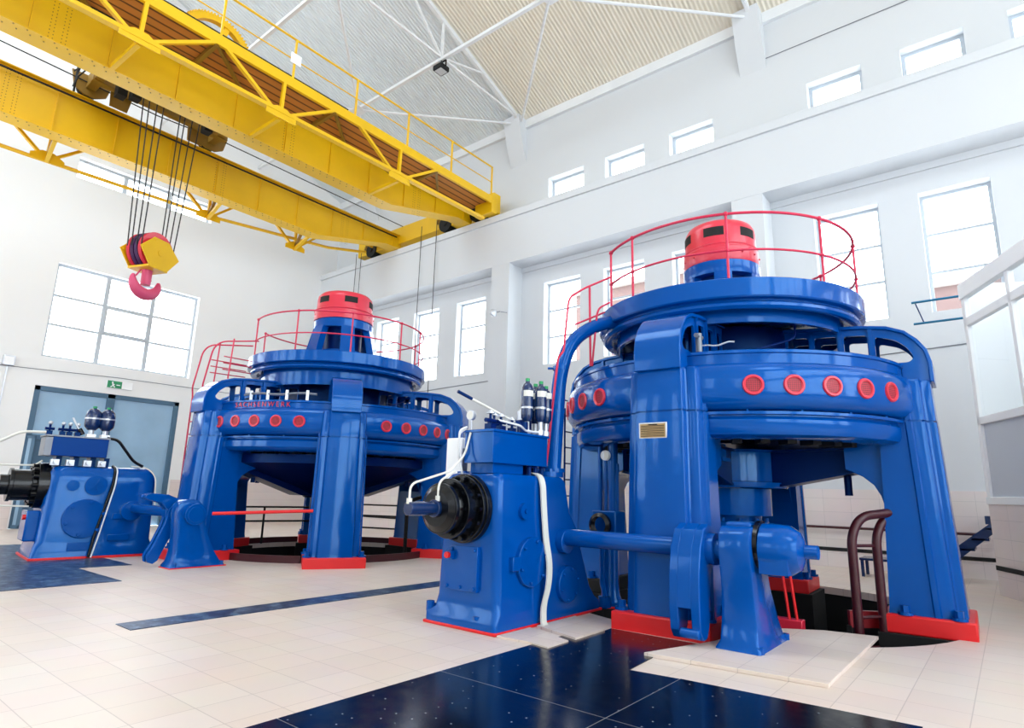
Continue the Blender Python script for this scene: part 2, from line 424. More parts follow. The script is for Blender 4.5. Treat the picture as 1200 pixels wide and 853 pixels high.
for k, (a, b) in enumerate(((5.56, 10.42), (-2.5, 2.4))):
    window((a+b)/2, b-a, 5.68, 9.06, FE, XE-.25, (.35, .66), (.34, .665), .09, -1, thick=((.34, .665, .35, .66),))
    window((a+b)/2, b-a, 12.35, 13.15, FE, XE-.25, (), (.34, .665), .09, -1)
for h in nh:
    a, b, c, e = h[0][0], h[1][0], h[0][1], h[2][1]
    window((a+b)/2, b-a, c, e, FH, YN-.3, (.33, .66) if e-c > 3 else (), (.25, .5, .75), .09)
for h in rh:
    a, b, c, e = h[0][0], h[1][0], h[0][1], h[2][1]
    window((a+b)/2, b-a, c, e, FE, XR+.3, (.33, .66), (.25, .5, .75), .09)
# gate in the end wall
g = MB(); xg = XE-.12
def gx(y0, y1, z0, z1, d=.1): g.box(xg-d, xg+d, y0, y1, z0, z1)
gx(5.55, 10.2, gate_z-.16, gate_z); gx(5.55, 5.72, 0, gate_z); gx(10.03, 10.2, 0, gate_z); gx(7.72, 7.98, 0, gate_z); gx(5.6, 7.8, 2.86, 3.04)
door = struct(g.build('door_1', GATE, bevel=.01))
struct(MB().box(xg-.02, xg+.02, 5.7, 7.8, 3.0, 4.6).build('door_pane', PANE, door))
struct(MB().box(xg-.02, xg+.02, 7.9, 10.1, .0, 4.6).build('door_pane', PANE, door))
struct(MB().box(xg-.02, xg+.02, 5.7, 7.8, .0, 2.9).build('door_pane', GATE, door))
# the open wicket leaf
lf = struct(MB().box(0, .06, -.0, .1, 0, 3).build('door_2', GATE)); lf.location = (XE+.02, 5.75, 0); lf.rotation_euler = (0, 0, math.radians(-205+165))
lm = MB()
for a in ((0, .06, -1.0, -.9, 0, 3), (0, .06, -1, .1, 2.9, 3), (0, .06, -1, .1, 0, .12), (0, .06, -1, .1, 1.4, 1.5)): lm.box(*a)
struct(lm.build('door_leaf', GATE, lf)); struct(MB().box(.02, .04, -.95, .05, .1, 2.95).build('door_pane', PANE, lf))

# brick buildings outside the windows
def building(x0, x1, y0, y1, h, m, label):
    t = thing('brick_building', label, 'building', ((x0+x1)/2, y0, 0))
    w = (x1-x0)/2; b = MB()
    b.prism(R4(-w, w, -1, h), 0, y1-y0, FH, [R4(x, x+1.6, z, z+2.4) for x in (-w+1.2, -w+5, ) for z in (2, 6.5) if z+2.4 < h])
    b.build('facade', m, t)
    b = MB(); b.box(-w-.3, w+.3, -.3, y1-y0+.3, h, h+.4); b.build('cornice', CREAMB, t)
building(-22, -9.5, 34, 40, 15, BRICK, 'pale red brick building outside the long window wall, beyond the green headed windows'.replace('green headed windows', 'middle windows'))
building(-2.6, 8, 34, 40, 11.6, BRICK, 'pinkish brick block outside the windows behind the guard rail and glazed booth')

# ------------------------------------------------------------------ generators
def generator(label, loc, rot, cap, low, grp, sign, K=1.0, KD=1.0, n=4, DZ=0):
    T = thing('generator', label, 'generator', (loc[0], loc[1], 0), math.radians(rot), grp)
    def pol(b, r, t, z):
        r = r*K; a = math.radians(b); return (r*math.cos(a)-t*math.sin(a), r*math.sin(a)+t*math.cos(a), z)
    ro = 2.83; LEGS = [360*i/n for i in range(n)]; MID = [a+180/n for a in LEGS]
    def wpol(b, r, t, z): return pol(b, r/K, t, z)
    sc_ = lambda pr, k: [(r*k if r > .35 else r, z) for r, z in pr]
    # stator ring ------------------------------------------------
    ring = MB()
    ring.lathe(sc_([(2.02, 2.62), (2.40, 2.6), (2.48, 2.63), (2.535, 2.70), (2.555, 2.78), (2.555, 3.04), (2.535, 3.11), (2.49, 3.165), (2.43, 3.185),
                (2.43, 3.30), (2.455, 3.31), (2.455, 3.345), (2.42, 3.36), (2.02, 3.36)], K), 144, closed=True)
    ro_ = ring.build('stator_ring', BLUE, T)
    lb = MB(); lb.lathe(sc_([(2.0, 2.28), (2.30, 2.28), (2.37, 2.31), (2.405, 2.37), (2.405, 2.49), (2.375, 2.53), (2.375, 2.545), (2.44, 2.55), (2.44, 2.585), (2.36, 2.6), (2.0, 2.6)], K), 144, closed=True)
    lbo = lb.build('air_duct_band', BLUE, T)
    for b in range(24):
        fl_ = MB(); p = pol(b*15+7.5, 2.43, 0, 2.60); fl_.cyl((p[0], p[1], 2.585), (p[0], p[1], 2.605), .014, n=6); fl_.build('flange_bolt', BLUE, lbo)
    sm = MB()
    for b in (45, 135, 225, 315):
        for dz, r0 in ((2.32, 2.4), (3.2, 2.43)):
            q = [pol(b+s_*.12, r0+.012, 0, z) for s_, z in ((-1, dz), (1, dz), (1, dz+.15), (-1, dz+.15))]
            sm.add(q, [(0, 1, 2, 3)])
    # vents
    for qd in MID:
        for k in range(5):
            b = qd+(k-2)*(10.5 if n == 4 else 8.7)+(3.4 if n == 6 and qd == 30 else -3.6 if n == 6 and qd == 330 else 0)
            a = math.radians(b)
            Mv = Matrix.Translation((2.55*K*math.cos(a), 2.55*K*math.sin(a), 2.885)) @ Matrix.Rotation(a, 4, 'Z') @ Matrix.Rotation(PI/2, 4, 'Y')
            v = MB(); v.lathe([(.088, -.02), (.126, -.02), (.126, .018), (.118, .03), (.098, .03), (.088, .018)], 28, closed=True, M=Mv)
            vo = v.build('ventilation_grille', CORAL, T)
            d = MB(); d.cyl((0, 0, -.03), (0, 0, 0), .09, n=28); d_ = d.build('perforated_disc', GRILLE, vo); d_.matrix_local = Mv @ Matrix.Translation((0, 0, .012))
    # rotor and dark interior
    rt = MB(); rt.lathe(sc_([(.3, 2.42), (1.35, 2.42), (1.98, 2.36), (1.98, 3.25), (1.7, 3.3), (.3, 3.3)], K), 72, closed=True); rt.build('rotor', NAVY, T)
    for k in range(36):
        p = pol(k*10, 1.75, 0, 0); sp = MB(); sp.box(-.05, .2, -.06, .06, 2.24, 2.37, Matrix.Translation((p[0], p[1], 0)) @ Matrix.Rotation(math.radians(k*10), 4, 'Z'))
        sp.build('pole_shoe', SOOT, T)
    # legs -------------------------------------------------------
    def prof(w, rin, r_out, cut=.13):
        h = [(rin, w), (rin+.04, w+.0), (r_out-.34, w+.012), (r_out-.325, w+.035), (r_out-.27, w+.035), (r_out-.255, w+.005), (r_out-.17, w-.005), (r_out-.125, w-.03), (r_out-.105, w-.075), (r_out-.105, w-.135), (r_out-.085, w-.15), (r_out-.03, w-.158), (r_out-.008, w-.17), (r_out, w-.20)]
        return h+[(r, -t) for r, t in reversed(h)]
    for b in LEGS:
        lg = MB()
        def rings(spec):
            return [[pol(b, r, t, z) for r, t in prof(w, ri, rr)] for z, w, ri, rr in spec]
        lg.loft(rings([(.2, .505, 2.02, ro), (.26, .50, 2.03, ro-.005), (1.5, .485, 2.08, ro-.05), (2.3, .475, 2.1, ro-.08), (2.565, .475, 2.1, ro-.09)]))
        lg.loft(rings([(2.565, .45, 2.1, ro-.12), (2.59, .45, 2.1, ro-.12)]))
        lg.loft(rings([(2.59, .47, 2.1, ro-.095), (3.10, .455, 2.1, ro-.11), (3.13, .44, 2.1, ro-.12)]))
        lo = lg.build('leg', BLUE, T, smooth=28)
        gs = MB(); pts = [(2.2, 2.45), (1.66, 2.45), (1.66, 1.96), (1.74, 1.93), (1.86, 1.87), (1.98, 1.76), (2.05, 1.62), (2.09, 1.45), (2.2, 1.45)]
        gs.prism(pts, -.40, .40, lambda u, v, h: pol(b, u, h, v)); gs.build('gusset', BLUE, lo, bevel=.01)
        pl = MB(); pl.loft([[pol(b, r, t, z) for r, t in ((1.95, -.60), (2.9, -.60), (2.9, .60), (1.95, .60))] for z in (-.02, .2)])
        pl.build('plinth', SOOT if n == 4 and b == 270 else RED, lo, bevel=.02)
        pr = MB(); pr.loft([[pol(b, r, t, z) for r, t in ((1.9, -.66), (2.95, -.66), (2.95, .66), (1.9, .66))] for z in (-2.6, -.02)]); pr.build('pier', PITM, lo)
        for r, t in ((2.74, -.53), (2.74, .53), (2.2, -.54), (2.2, .54)):
            bo = MB(); q = pol(b, r, t, 0); bo.cyl((q[0], q[1], .2), (q[0], q[1], .235), .085, n=20); bo.cyl((q[0], q[1], .235), (q[0], q[1], .31), .05, n=6)
            bo.build('foot_bolt', BLUE, lo)
        # upper spider arm over the leg: top plate, two webs with windows, ribs
        outer = [(ro-.115, 3.10), (ro-.115, 3.36), (ro-.15, 3.52), (ro-.24, 3.66), (ro-.36, 3.78), (ro-.55, 3.865), (2.0, 3.91), (.9, 4.0)]
        inner = [(.9, 3.34)]
        poly = outer+[(.9, 3.30), (2.42, 3.34), (2.42, 3.10)]
        hl = [[(r0, 3.39), (r1, 3.39), (r1, z1), (r0, z0)] for r0, r1, z0, z1 in ((1.02, 1.30, 3.90, 3.88), (1.38, 1.67, 3.87, 3.85), (1.76, 2.05, 3.845, 3.82))]
        def soft(p, r=.05): 
            q = fillet([Vector((*p[-1], 0))*.5+Vector((*p[0], 0))*.5]+[Vector((*x, 0)) for x in p]+[Vector((*p[-1], 0))*.5+Vector((*p[0], 0))*.5], r, 3)
            return [(x.x, x.y) for x in q[:-1]]
        hl = [soft(h) for h in hl]
        hl.append(soft([(2.14, 3.39), (2.52, 3.39), (2.575, 3.45), (2.50, 3.60), (2.38, 3.71), (2.14, 3.79)], .06))
        ar = MB()
        for s_ in (-1, 1):
            ar.prism(poly, s_*.27, s_*.235, lambda u, v, h: pol(b, u, h, v), hl)
        ao = ar.build('spider_arm', BLUE, T, smooth=30)
        tp = MB(); n_ = len(outer)
        def strip(off): return [(u, v) for u, v in outer] if off == 0 else None
        top = []
        for i, (u, v) in enumerate(outer):
            a_ = outer[max(0, i-1)]; c_ = outer[min(n_-1, i+1)]
            tx, tz = c_[0]-a_[0], c_[1]-a_[1]; L = math.hypot(tx, tz); nx, nz = tz/L, -tx/L
            top.append([(u+nx*.0, v+nz*.0), (u+nx*.05*1, v+nz*.05*1)])
        rg = []
        for (p, q) in top:
            rg.append([pol(b, p[0], -.31, p[1]), pol(b, p[0], .31, p[1]), pol(b, q[0], .31, q[1]), pol(b, q[0], -.31, q[1])])
        tp.loft(rg); tp.build('top_flange', BLUE, ao, smooth=40, bevel=.012)
        for r in (1.34, 1.715, 2.095):
            zt = 4.0-(r-.9)*.09/1.1
            for s_ in (-1, 1):
                rb = MB(); rb.loft([[pol(b, r-.025, s_*.23, z), pol(b, r+.025, s_*.23, z), pol(b, r+.025, s_*.305, z), pol(b, r-.025, s_*.305, z)] for z in (3.34, zt)])
                rb.build('stiffening_rib', BLUE, ao)
    hb = MB(); hb.lathe([(.2, 3.3), (1.02*K, 3.3), (1.02*K, 4.03+DZ), (.2, 4.03+DZ)], 64, closed=True); hb.build('spider_hub', NAVY, T)
    # nameplate on the front leg
    if cap == 'cylinder':
        npz = MB(); npz.box(2.735, 2.752, -.20-.06, .17-.06, 2.24, 2.44, None); npo = npz.build('nameplate', SILVER, T, bevel=.005)
        q = MB(); q.box(2.75, 2.757, -.18-.06, .15-.06, 2.255, 2.425); q.build('engraved_plate', BRASS, npo)
        q = MB()
        for k in range(7): q.box(2.757, 2.76, -.17-.06, .14-.06, 2.268+k*.021, 2.276+k*.021)
        q.box(2.757, 2.761, -.07-.06, .05-.06, 2.407, 2.42); q.build('engraved_lines', SOOT, npo)
    # platform disc
    pf = MB()
    pf.lathe(sc_([(.3, 4.44), (2.02, 4.44), (2.03, 4.43), (2.03, 4.19), (2.015, 4.17), (1.93, 4.165), (1.92, 4.15), (1.965, 4.11), (1.97, 4.07), (1.94, 4.035), (1.90, 4.03), (1.83, 4.05), (1.80, 4.12), (.3, 4.12)], KD), 128, closed=True)
    po = pf.build('platform', BLUE, T)
    sk = MB(); sk.lathe([(1.68*KD, 3.90-DZ), (1.74*KD, 3.90-DZ), (1.74*KD, 4.13), (1.68*KD, 4.13)], 96, closed=True); sk.build('platform_skirt', BLUE, po)
    cv = MB(); cv.tube(fillet([pol(55, 1.5, 0, 4.1), pol(55, 1.55, 0, 3.75), pol(30, 1.75, 0, 3.5), pol(18, 2.1, 0, 3.4)], .15, 5), .015, 8); cv.build('drain_hose', NAVY, T)
    if cap == 'cone':
        cb = MB(); cb.tube([pol(-12-i*5, 2.25, 0, 3.52+.02*math.sin(i*1.4)) for i in range(8)], .028, 6); cb.build('cable_loom', GREYM, T)
        for k in range(4):
            ck = MB(); p = pol(-16-k*9, 2.25, 0, 0); ck.box(p[0]-.03, p[0]+.03, p[1]-.03, p[1]+.03, 3.36, 3.60); ck.build('cable_clip', SILVER, T)
    else:
        cb = MB(); cb.tube([pol(9+i*1.6, 2.3, 0, 3.44+.015*math.sin(i*1.3)+.006*i) for i in range(8)], .012, 6); cb.build('cable_loom', SILVER, T)
        cb = MB(); p = pol(9.5, 2.32, 0, 0); cb.cyl((p[0], p[1], 3.36), (p[0], p[1], 3.62), .04, n=12); cb.cyl((p[0]-.1, p[1], 3.58), (p[0]+.1, p[1], 3.58), .03, n=10); cb.build('drain_valve', GREYM, T)
    # exciter
    if cap == 'cylinder':
        ex = MB(); ex.lathe([(.3, 4.44), (.45, 4.44), (.45, 5.28), (.3, 5.28)], 48, closed=True); eo = ex.build('exciter_housing', NAVY, T)
        q = MB(); q.lathe([(.40, 5.06), (.60, 5.06), (.61, 5.10), (.61, 5.26), (.58, 5.28), (.4, 5.28)], 64, closed=True)
        for k in range(6):
            q.lathe([(.44, 4.44), (.60, 4.44), (.60, 5.10), (.44, 5.10)], 6, math.radians(k*60-13+20), math.radians(k*60+13+20), closed=True)
        q.build('housing_pillars', BLUE, eo)
        q = MB(); q.lathe([(.2, 5.27), (.585, 5.27), (.60, 5.30), (.60, 5.50), (.585, 5.52), (.585, 5.535), (.595, 5.55), (.57, 5.57), (.565, 5.84), (.555, 5.90), (.52, 5.97), (.45, 6.01), (.2, 6.04), (.01, 6.045)], 72)
        cp = q.build('exciter_cap', CORAL, T)
        wz, wr, ww, wh, bz = 5.77, .566, .16, .075, (5.40,)
        eye = MB(); eye.tube([(-.40+.05*math.cos(t), -.28, 6.04+.05*math.sin(t)) for t in [i*PI/6 for i in range(12)]], .012, 8, closed=True)
        eye.build('lifting_eye', CORAL, cp)
        rb_ = .605
    else:
        ex = MB(); ex.lathe([(.3, 4.44), (.50, 4.44), (.50, 5.6), (.3, 5.6)], 48, closed=True); eo = ex.build('exciter_housing', NAVY, T)
        q = MB(); q.lathe([(.48, 5.42), (.70*KD, 5.42), (.70*KD, 5.62), (.66*KD, 5.68), (.48, 5.68)], 64, closed=True)
        for k in range(6):
            b = k*60+5
            q.loft([[wpol(b, r*KD, t*w, z) for r, t in ((r0-.16, -1), (r0, -1), (r0, 1), (r0-.16, 1))] for z, r0, w in ((4.44, .92, .2), (5.2, .76, .17), (5.45, .70, .17))])
        q.build('housing_pillars', BLUE, eo)
        dr = MB(); dr.lathe([(.3, 4.44), (.62, 4.44), (.60, 4.85), (.3, 4.9)], 40, closed=True); dr.build('brush_drum', BLUE, eo)
        q = MB(); q.lathe([(.2, 5.56), (.70*KD, 5.56), (.70*KD, 5.80), (.715*KD, 5.82), (.705*KD, 5.84), (.66*KD, 5.85), (.655*KD, 6.16), (.64*KD, 6.24), (.58*KD, 6.31), (.42*KD, 6.36), (.18*KD, 6.38), (.17*KD, 6.43), (.01, 6.44)], 72)
        cp = q.build('exciter_cap', CORAL, T)
        wz, wr, ww, wh, bz = 6.08, .657*KD, .17, .08, (5.70,); rb_ = .705*KD
    for k in range(6):
        a = math.radians(k*60+8)
        q = MB(); q.lathe([(wr-.05, wz-wh), (wr+.006, wz-wh), (wr+.004, wz+wh), (wr-.05, wz+wh)], 8, a-ww/wr, a+ww/wr, closed=True)
        q.build('cooling_slot', SOOT, cp)
    q = MB()
    for k in range(14):
        for z in bz:
            a = math.radians(k*360/14); q.sphere((rb_*math.cos(a), rb_*math.sin(a), z), .016, 8, 6)
    q.build('cap_bolts', CORAL, cp)
    # guard rail round the platform with a gap at the ladder
    rr_ = 1.95*KD
    b0, b1 = (-42, 246) if n == 4 else (-75, 246)
    gr = MB(); gr.tube([wpol(b0+(b1-b0)*i/72, rr_, 0, 5.40) for i in range(73)], .020, 8)
    go = gr.build('guard_rail', RAIL, T)
    mr = MB(); mr.tube([wpol(b0+(b1-b0)*i/72, rr_, 0, 4.86) for i in range(73)], .016, 8); mr.build('mid_rail', RAIL, go)
    for b in ((b0, -23, 20, 60, 100, 140, 180, 215, b1) if n == 4 else (b0, -32, 2, 37, 62, 105, 150, 200, b1)):
        p = wpol(b, rr_, 0, 0); q = MB(); q.cyl((p[0], p[1], 4.43), (p[0], p[1], 5.40), .018, n=10)
        q.sphere((p[0], p[1], 5.40), .035, 10, 8); q.sphere((p[0], p[1], 4.86), .03, 10, 8); q.build('rail_post', RAIL, go)
    # access ladder up the leg next to the front one
    ga = LEGS[-1]-360
    for s_ in (-1, 1):
        t = .27*s_; q = MB()
        if n == 4: q.tube([pol(ga, 2.90, t, .02), pol(ga, 2.90, t, 3.1)], .018, 8)
        else: q.tube(fillet([pol(ga, 2.54, t-.75, .02), pol(ga, 2.54, t-.75, 3.6), pol(ga, 2.58, t-.7, 3.75), pol(ga, 2.52, t-.5, 4.78), wpol(b0, rr_, t*1.2, 5.0)], .3, 8), .018, 8)
        so = q.build('ladder_rail', NAVY if n == 4 else RAIL, T)
        if n != 4:
            q = MB(); q.cyl(pol(ga, 2.35, t*1.3-.2, 3.9), pol(ga, 2.32, t*1.3-.2, 4.84), .016, n=8); q.build('rail_post', RAIL, so)
            for zz in (4.1, 4.25, 4.4): q = MB(); q.tube([pol(ga, 2.45, t*1.2-.2, zz), wpol(b0, rr_+.1, t*1.2, zz+.08)], .013, 8); q.build('mid_rail', RAIL, so)
    for k in range(11 if n == 4 else 12):
        z = .35+k*.29; r = 2.90 if n == 4 else 2.54; o_ = 0 if n == 4 else -.75
        q = MB(); q.cyl(pol(ga, r, -.27+o_, z), pol(ga, r, .27+o_, z), .014, n=8); q.build('ladder_rung', NAVY if n == 4 else RAIL, T)
    # lower bearing bracket
    zo, zh = (2.0, 1.72) if low == 'flat' else (1.97, 1.35)
    lbk = MB()
    for b in LEGS:
        for s_ in (-1, 1):
            lbk.loft([[pol(b, r, s_*.20-.02, z0), pol(b, r, s_*.20+.02, z0), pol(b, r, s_*.20+.02, z1), pol(b, r, s_*.20-.02, z1)] for r, z0, z1 in ((.5, zh, 2.24), (.75, zh, 2.24), (2.14, zo, 2.26))])
        for zz in (0, 1):
            lbk.loft([[pol(b, r, t, z) for r_, t, z in ((r, -.27, z), (r, .27, z), (r, .27, z+.035), (r, -.27, z+.035))] for r, z in ((.5, zh if zz == 0 else 2.22), (.75, zh if zz == 0 else 2.22), (2.14, zo if zz == 0 else 2.24))])
    lo_ = lbk.build('lower_bracket', NAVY, T)  # navy instead of the blue: shade under the ring put into the colour
    for b in LEGS:
        jk = MB(); p = pol(b, 1.62, .0, 0); jk.cyl((p[0], p[1], 1.62), (p[0], p[1], 2.2), .05, n=14); jk.cyl((p[0], p[1], 1.9), (p[0], p[1], 2.26), .085, n=14)
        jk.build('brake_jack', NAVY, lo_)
    bh = MB()
    if low == 'flat':
        bh.lathe([(.2, 1.70), (.80, 1.70), (.82, 1.73), (.82, 1.78), (.70, 1.80), (.70, 2.22), (.78, 2.25), (.2, 2.27)], 64)
        bh.build('bearing_housing', BLUE, T)
        q = MB(); q.lathe([(.2, 1.69), (.57, 1.69), (.57, 1.30), (.42, 1.29), (.42, 1.22), (.52, 1.21), (.52, 1.14), (.40, 1.13), (.40, .85), (.46, .84), (.46, .5), (.30, .49), (.30, -2.5)], 56); so = q.build('turbine_shaft', BLUE, T)
        q = MB()
        for k in range(12):
            a = k*PI/6; q.cyl((.55*math.cos(a)*.9, .55*math.sin(a)*.9, 1.21), (.55*math.cos(a)*.9, .55*math.sin(a)*.9, 1.26), .03, n=8)
        q.build('coupling_bolts', BLUE, so)
        q = MB(); q.bar(pol(-5, .72, -.32, 1.72), pol(-5, .6, -.36, 1.0), .05, .12); q.tube([pol(-5, .62, -.4, 1.16), pol(5, .66, .1, 1.18), pol(30, .66, .3, 1.2)], .03, 8); q.build('oil_pipe', BLUE, T)
        q = MB(); q.box(.95, 1.2, -.02, .24, 2.1, 2.3); q.box(.9, 1.25, -.06, .28, 2.05, 2.1); q.build('brake_pad', BLUE, T)
    else:
        bh.lathe([(.2, 1.30), (.62, 1.30), (.66, 1.34), (1.0, 1.52), (2.05*K, 2.05), (2.05*K, 2.24), (.2, 2.27)], 64); bh.build('bearing_housing', NAVY, T)
        q = MB(); q.lathe([(.2, 1.31), (.46, 1.31), (.46, .9), (.38, .89), (.38, -2.5)], 48); q.build('turbine_shaft', NAVY, T)
    for o in (po, eo, cp, go): o.location.z += DZ
    if cap == 'cone': cp.location.z += .1
    # lettering on the ring
    if sign:
        cu = bpy.data.curves.new('lettering', 'FONT'); cu.body = sign; cu.size = .235; cu.space_character = 1.5; cu.extrude = .006; cu.offset = -.002
        to = bpy.data.objects.new('lettering', cu); COL.objects.link(to)
        dg = bpy.context.evaluated_depsgraph_get(); me = bpy.data.meshes.new_from_object(to.evaluated_get(dg))
        xs = [v.co.x for v in me.vertices]; w = max(xs)-min(xs); x0 = min(xs)
        for v in me.vertices:
            a = math.radians(-46+ (v.co.x-x0)/w*25.0)
            rr = 2.437*K+v.co.z+.006
            v.co = (rr*math.cos(a), rr*math.sin(a), 3.205+v.co.y*.66)
        bpy.data.objects.remove(to)
        me.materials.append(CORAL)
        lt = bpy.data.objects.new('lettering', me); COL.objects.link(lt); lt.parent = ro_
    return T
G1 = generator('large blue hydro generator with nameplate on its leg, nearer of the two', C1, -88, 'cylinder', 'flat', 'generators', None)
G2 = generator('blue hydro generator with red lettering on its ring, further from the camera', C2, -31.5, 'cone', 'cone', 'generators', 'SACHSENWERK', 1.272, 1.11, 6, .22)

# pit curbs ---------------------------------------------------------
def curb(c, spans, label, kk=1):
    t = thing('pit_curb', label, 'curb', (c[0], c[1], 0))
    for a0, a1 in spans:
        m = MB(); m.lathe([(PITR*kk, -.02), (PITR*kk+.03, -.02), (PITR*kk+.03, .15), (PITR*kk, .15)], 40, math.radians(a0), math.radians(a1), closed=True)
        m.build('curb_band', MAROON, t)
t = thing('pit_curb', 'short red steel curb piece beside the maroon ladder at the pit edge', 'curb', (-1.5, 9.35, 0))
MB().bar((-.28, -.2, .08), (.18, .14, .08), .06, .2).build('curb_band', MREDM, t)
MB().bar((-.28, -.2, -1.3), (-.28, -.2, .0), .06, .06).build('post', PITM, t)
curb(C2, tuple((-31.5+60*i+13, -31.5+60*i+47) for i in range(6)), 'maroon steel edge band round the pit under the further generator', 1.05)

# ------------------------------------------------------------------ governors
def bolts_on(m, fn, c, r, n, s=.018, h=.03, hx=None):
    for k in range(n):
        a = 2*PI*k/n+.3
        u, v = c[0]+r*math.cos(a), c[1]+r*math.sin(a)
        m.cyl(fn(u, v, 0), fn(u, v, h), s, n=6)
def governor1():
    T = thing('turbine_governor', 'blue governor cabinet with black side cylinder and white cable strip, beside the nearer generator', 'governor', (-4.54, 5.41, 0), 0, 'turbine governors')
    # base slab
    b = MB()
    b.loft([[(-1.14, 0, z), (0, 0, z), (0.0, 2.28, z), (-1.14, 2.28, z)] for z in (.0, .035)]); b.build('base_strip', RED, T, bevel=.01)
    def sec(x0, x1, y0, y1, r):
        cx, cy = (x0+x1)/2, (y0+y1)/2
        return [(cx+u, cy+v) for u, v in rrect(x1-x0, y1-y0, r, 5)]
    body = MB()
    spec = [(.035, -1.13, -.01, .01, 2.26, .06), (.13, -1.13, -.01, .01, 2.26, .06), (.2, -1.03, -.02, .05, 2.16, .08), (.34, -1.0, -.03, .055, 2.06, .1),
            (1.1, -.97, -.05, .06, 1.76, .1), (1.3, -.965, -.055, .06, 1.60, .1), (1.62, -.955, -.06, .065, 1.52, .1), (1.70, -.945, -.07, .075, 1.51, .1), (1.755, -.91, -.105, .11, 1.47, .1), (1.775, -.84, -.18, .18, 1.40, .1)]
    body.loft([[(x, y, z) for x, y in sec(a, c, d, e, r)] for z, a, c, d, e, r in spec])
    bo = body.build('cabinet_body', BLUE, T, smooth=40)
    q = MB()
    for y in (.15, .6, 1.1, 1.6, 2.05): q.cyl((-1.09, y, .13), (-1.09, y, .2), .035, n=8)
    q.cyl((-1.09, .07, .13), (-1.09, .07, .24), .05, n=10); q.cyl((-.3, .03, .13), (-.3, .03, .17), .04, n=8)
    q.build('anchor_bolts', BLUE, bo)
    fx = lambda u, v, h: (-.045+h, u, v)       # on the +X face
    fy = lambda u, v, h: (u, .055-h, v)        # on the -Y face
    c = MB(); c.cyl(fx(.66, .74, -.03), fx(.66, .74, .06), .285, n=48); bolts_on(c, lambda u, v, h: fx(u, v, .06+h), (.66, .74), .24, 6, .02, .035); c.build('round_cover', BLUE, T, bevel=.008)
    c = MB(); c.box(-.05, .02, .27, .42, .66, .82); c.build('cover_lug', BLUE, T, bevel=.01)
    c = MB(); c.cyl(fx(1.42, .42, -.02), fx(1.42, .42, .075), .225, n=40); bolts_on(c, lambda u, v, h: fx(u, v, .075+h), (1.42, .42), .185, 6, .018, .03); c.build('round_cover', BLUE, T, bevel=.008)
    c = MB(); c.cyl(fx(.53, 1.33, -.03), fx(.53, 1.33, .035), .095, n=30); c.cyl(fx(.53, 1.33, .035), fx(.53, 1.33, .06), .03, n=16); c.build('inspection_plug', BLUE, T)
    c = MB(); c.cyl(fx(1.35, .95, -.05), fx(1.35, .95, .10), .15, n=32); c.build('shaft_gland', BLUE, T, bevel=.01)
    # bolted plate and button on front
    c = MB(); c.prism([(-.80, .42), (-.30, .42), (-.30, .92), (-.72, .92), (-.80, .86)], -.01, .05, fy)
    for u, v in ((-.76, .46), (-.55, .46), (-.34, .46), (-.34, .88), (-.7, .88)): c.cyl(fy(u, v, .05), fy(u, v, .075), .022, n=6)
    c.build('bolted_plate', BLUE, T, bevel=.006)
    c = MB(); c.box(-.76, -.66, -.05, .01, .76, .86); co_ = c.build('button_box', BLUE, T); c = MB(); c.cyl((-.71, -.05, .81), (-.71, -.085, .81), .036, n=20); c.build('push_button', RED, co_)
    # black servo cylinder
    zc, xc = 1.35, -.54
    c = MB(); K = lambda y0, y1, r0, r1=None, n=48: c.cyl((xc, y0, zc), (xc, y1, zc), r0, r1, n)
    K(.10, -.02, .40); K(-.02, -.07, .385); K(-.07, -.24, .32); K(-.24, -.27, .34); K(-.27, -.36, .26, .24); K(-.36, -.41, .285); K(-.41, -.46, .27, .2)
    cyl = c.build('servo_cylinder', BLACK, T, bevel=.006)
    for k in range(14):
        a = 2*PI*k/14; c = MB(); c.cyl((xc+.345*math.cos(a), -.07, zc+.345*math.sin(a)), (xc+.345*math.cos(a), -.12, zc+.345*math.sin(a)), .028, n=8); c.build('flange_bolt', BLACK, cyl)
    for k in range(10):
        a = 2*PI*k/10; c = MB(); c.cyl((xc+.29*math.cos(a), -.27, zc+.29*math.sin(a)), (xc+.29*math.cos(a), -.30, zc+.29*math.sin(a)), .022, n=8); c.build('flange_bolt', BLACK, cyl)
    c = MB(); c.cyl((xc, -.42, zc), (xc, -.88, zc), .075, n=32); c.cyl((xc, -.44, zc), (xc, -.50, zc), .10, n=32); c.build('spindle', DKBLUE, cyl, bevel=.008)
    for pts in ([(xc, -.86, zc+.05), (xc, -.86, zc+.26), (xc-.02, -.25, zc+.42), (xc+.0, -.02, zc+.62), (xc+.02, .05, zc+.9)], [(xc+.03, -.46, zc+.08), (xc+.03, -.46, zc+.3), (xc+.02, -.2, zc+.42)]):
        c = MB(); c.tube(fillet(pts, .09, 5), .013, 8); c.cyl(pts[0], (pts[0][0], pts[0][1], pts[0][2]+.06), .03, n=10); c.build('lubrication_pipe', WCABLE, T)
    # neck and upper oil tray
    c = MB(); c.box(-.58, -.22, .14, .72, 1.77, 1.90); c.build('neck', BLUE, T)
    c = MB()
    for y in (.85, 1.0): c.box(-.5, -.25, y, y+.03, 1.77, 1.9)
    for y in (.82, .95, 1.08): c.cyl((-.2, y, 1.77), (-.2, y, 1.86), .03, n=8); c.cyl((-.2, y, 1.86), (-.2, y, 1.89), .05, .02, n=8)
    c.build('valve_stems', NAVY, T)
    c = MB(); c.box(-.62, -.16, .06, 1.16, 1.885, 2.26); bx = c.build('control_tray', BLUE, T, bevel=.006)
    c = MB(); c.box(-.64, -.14, .04, 1.18, 2.255, 2.285); c.build('tray_lid', BLUE, bx, bevel=.004)
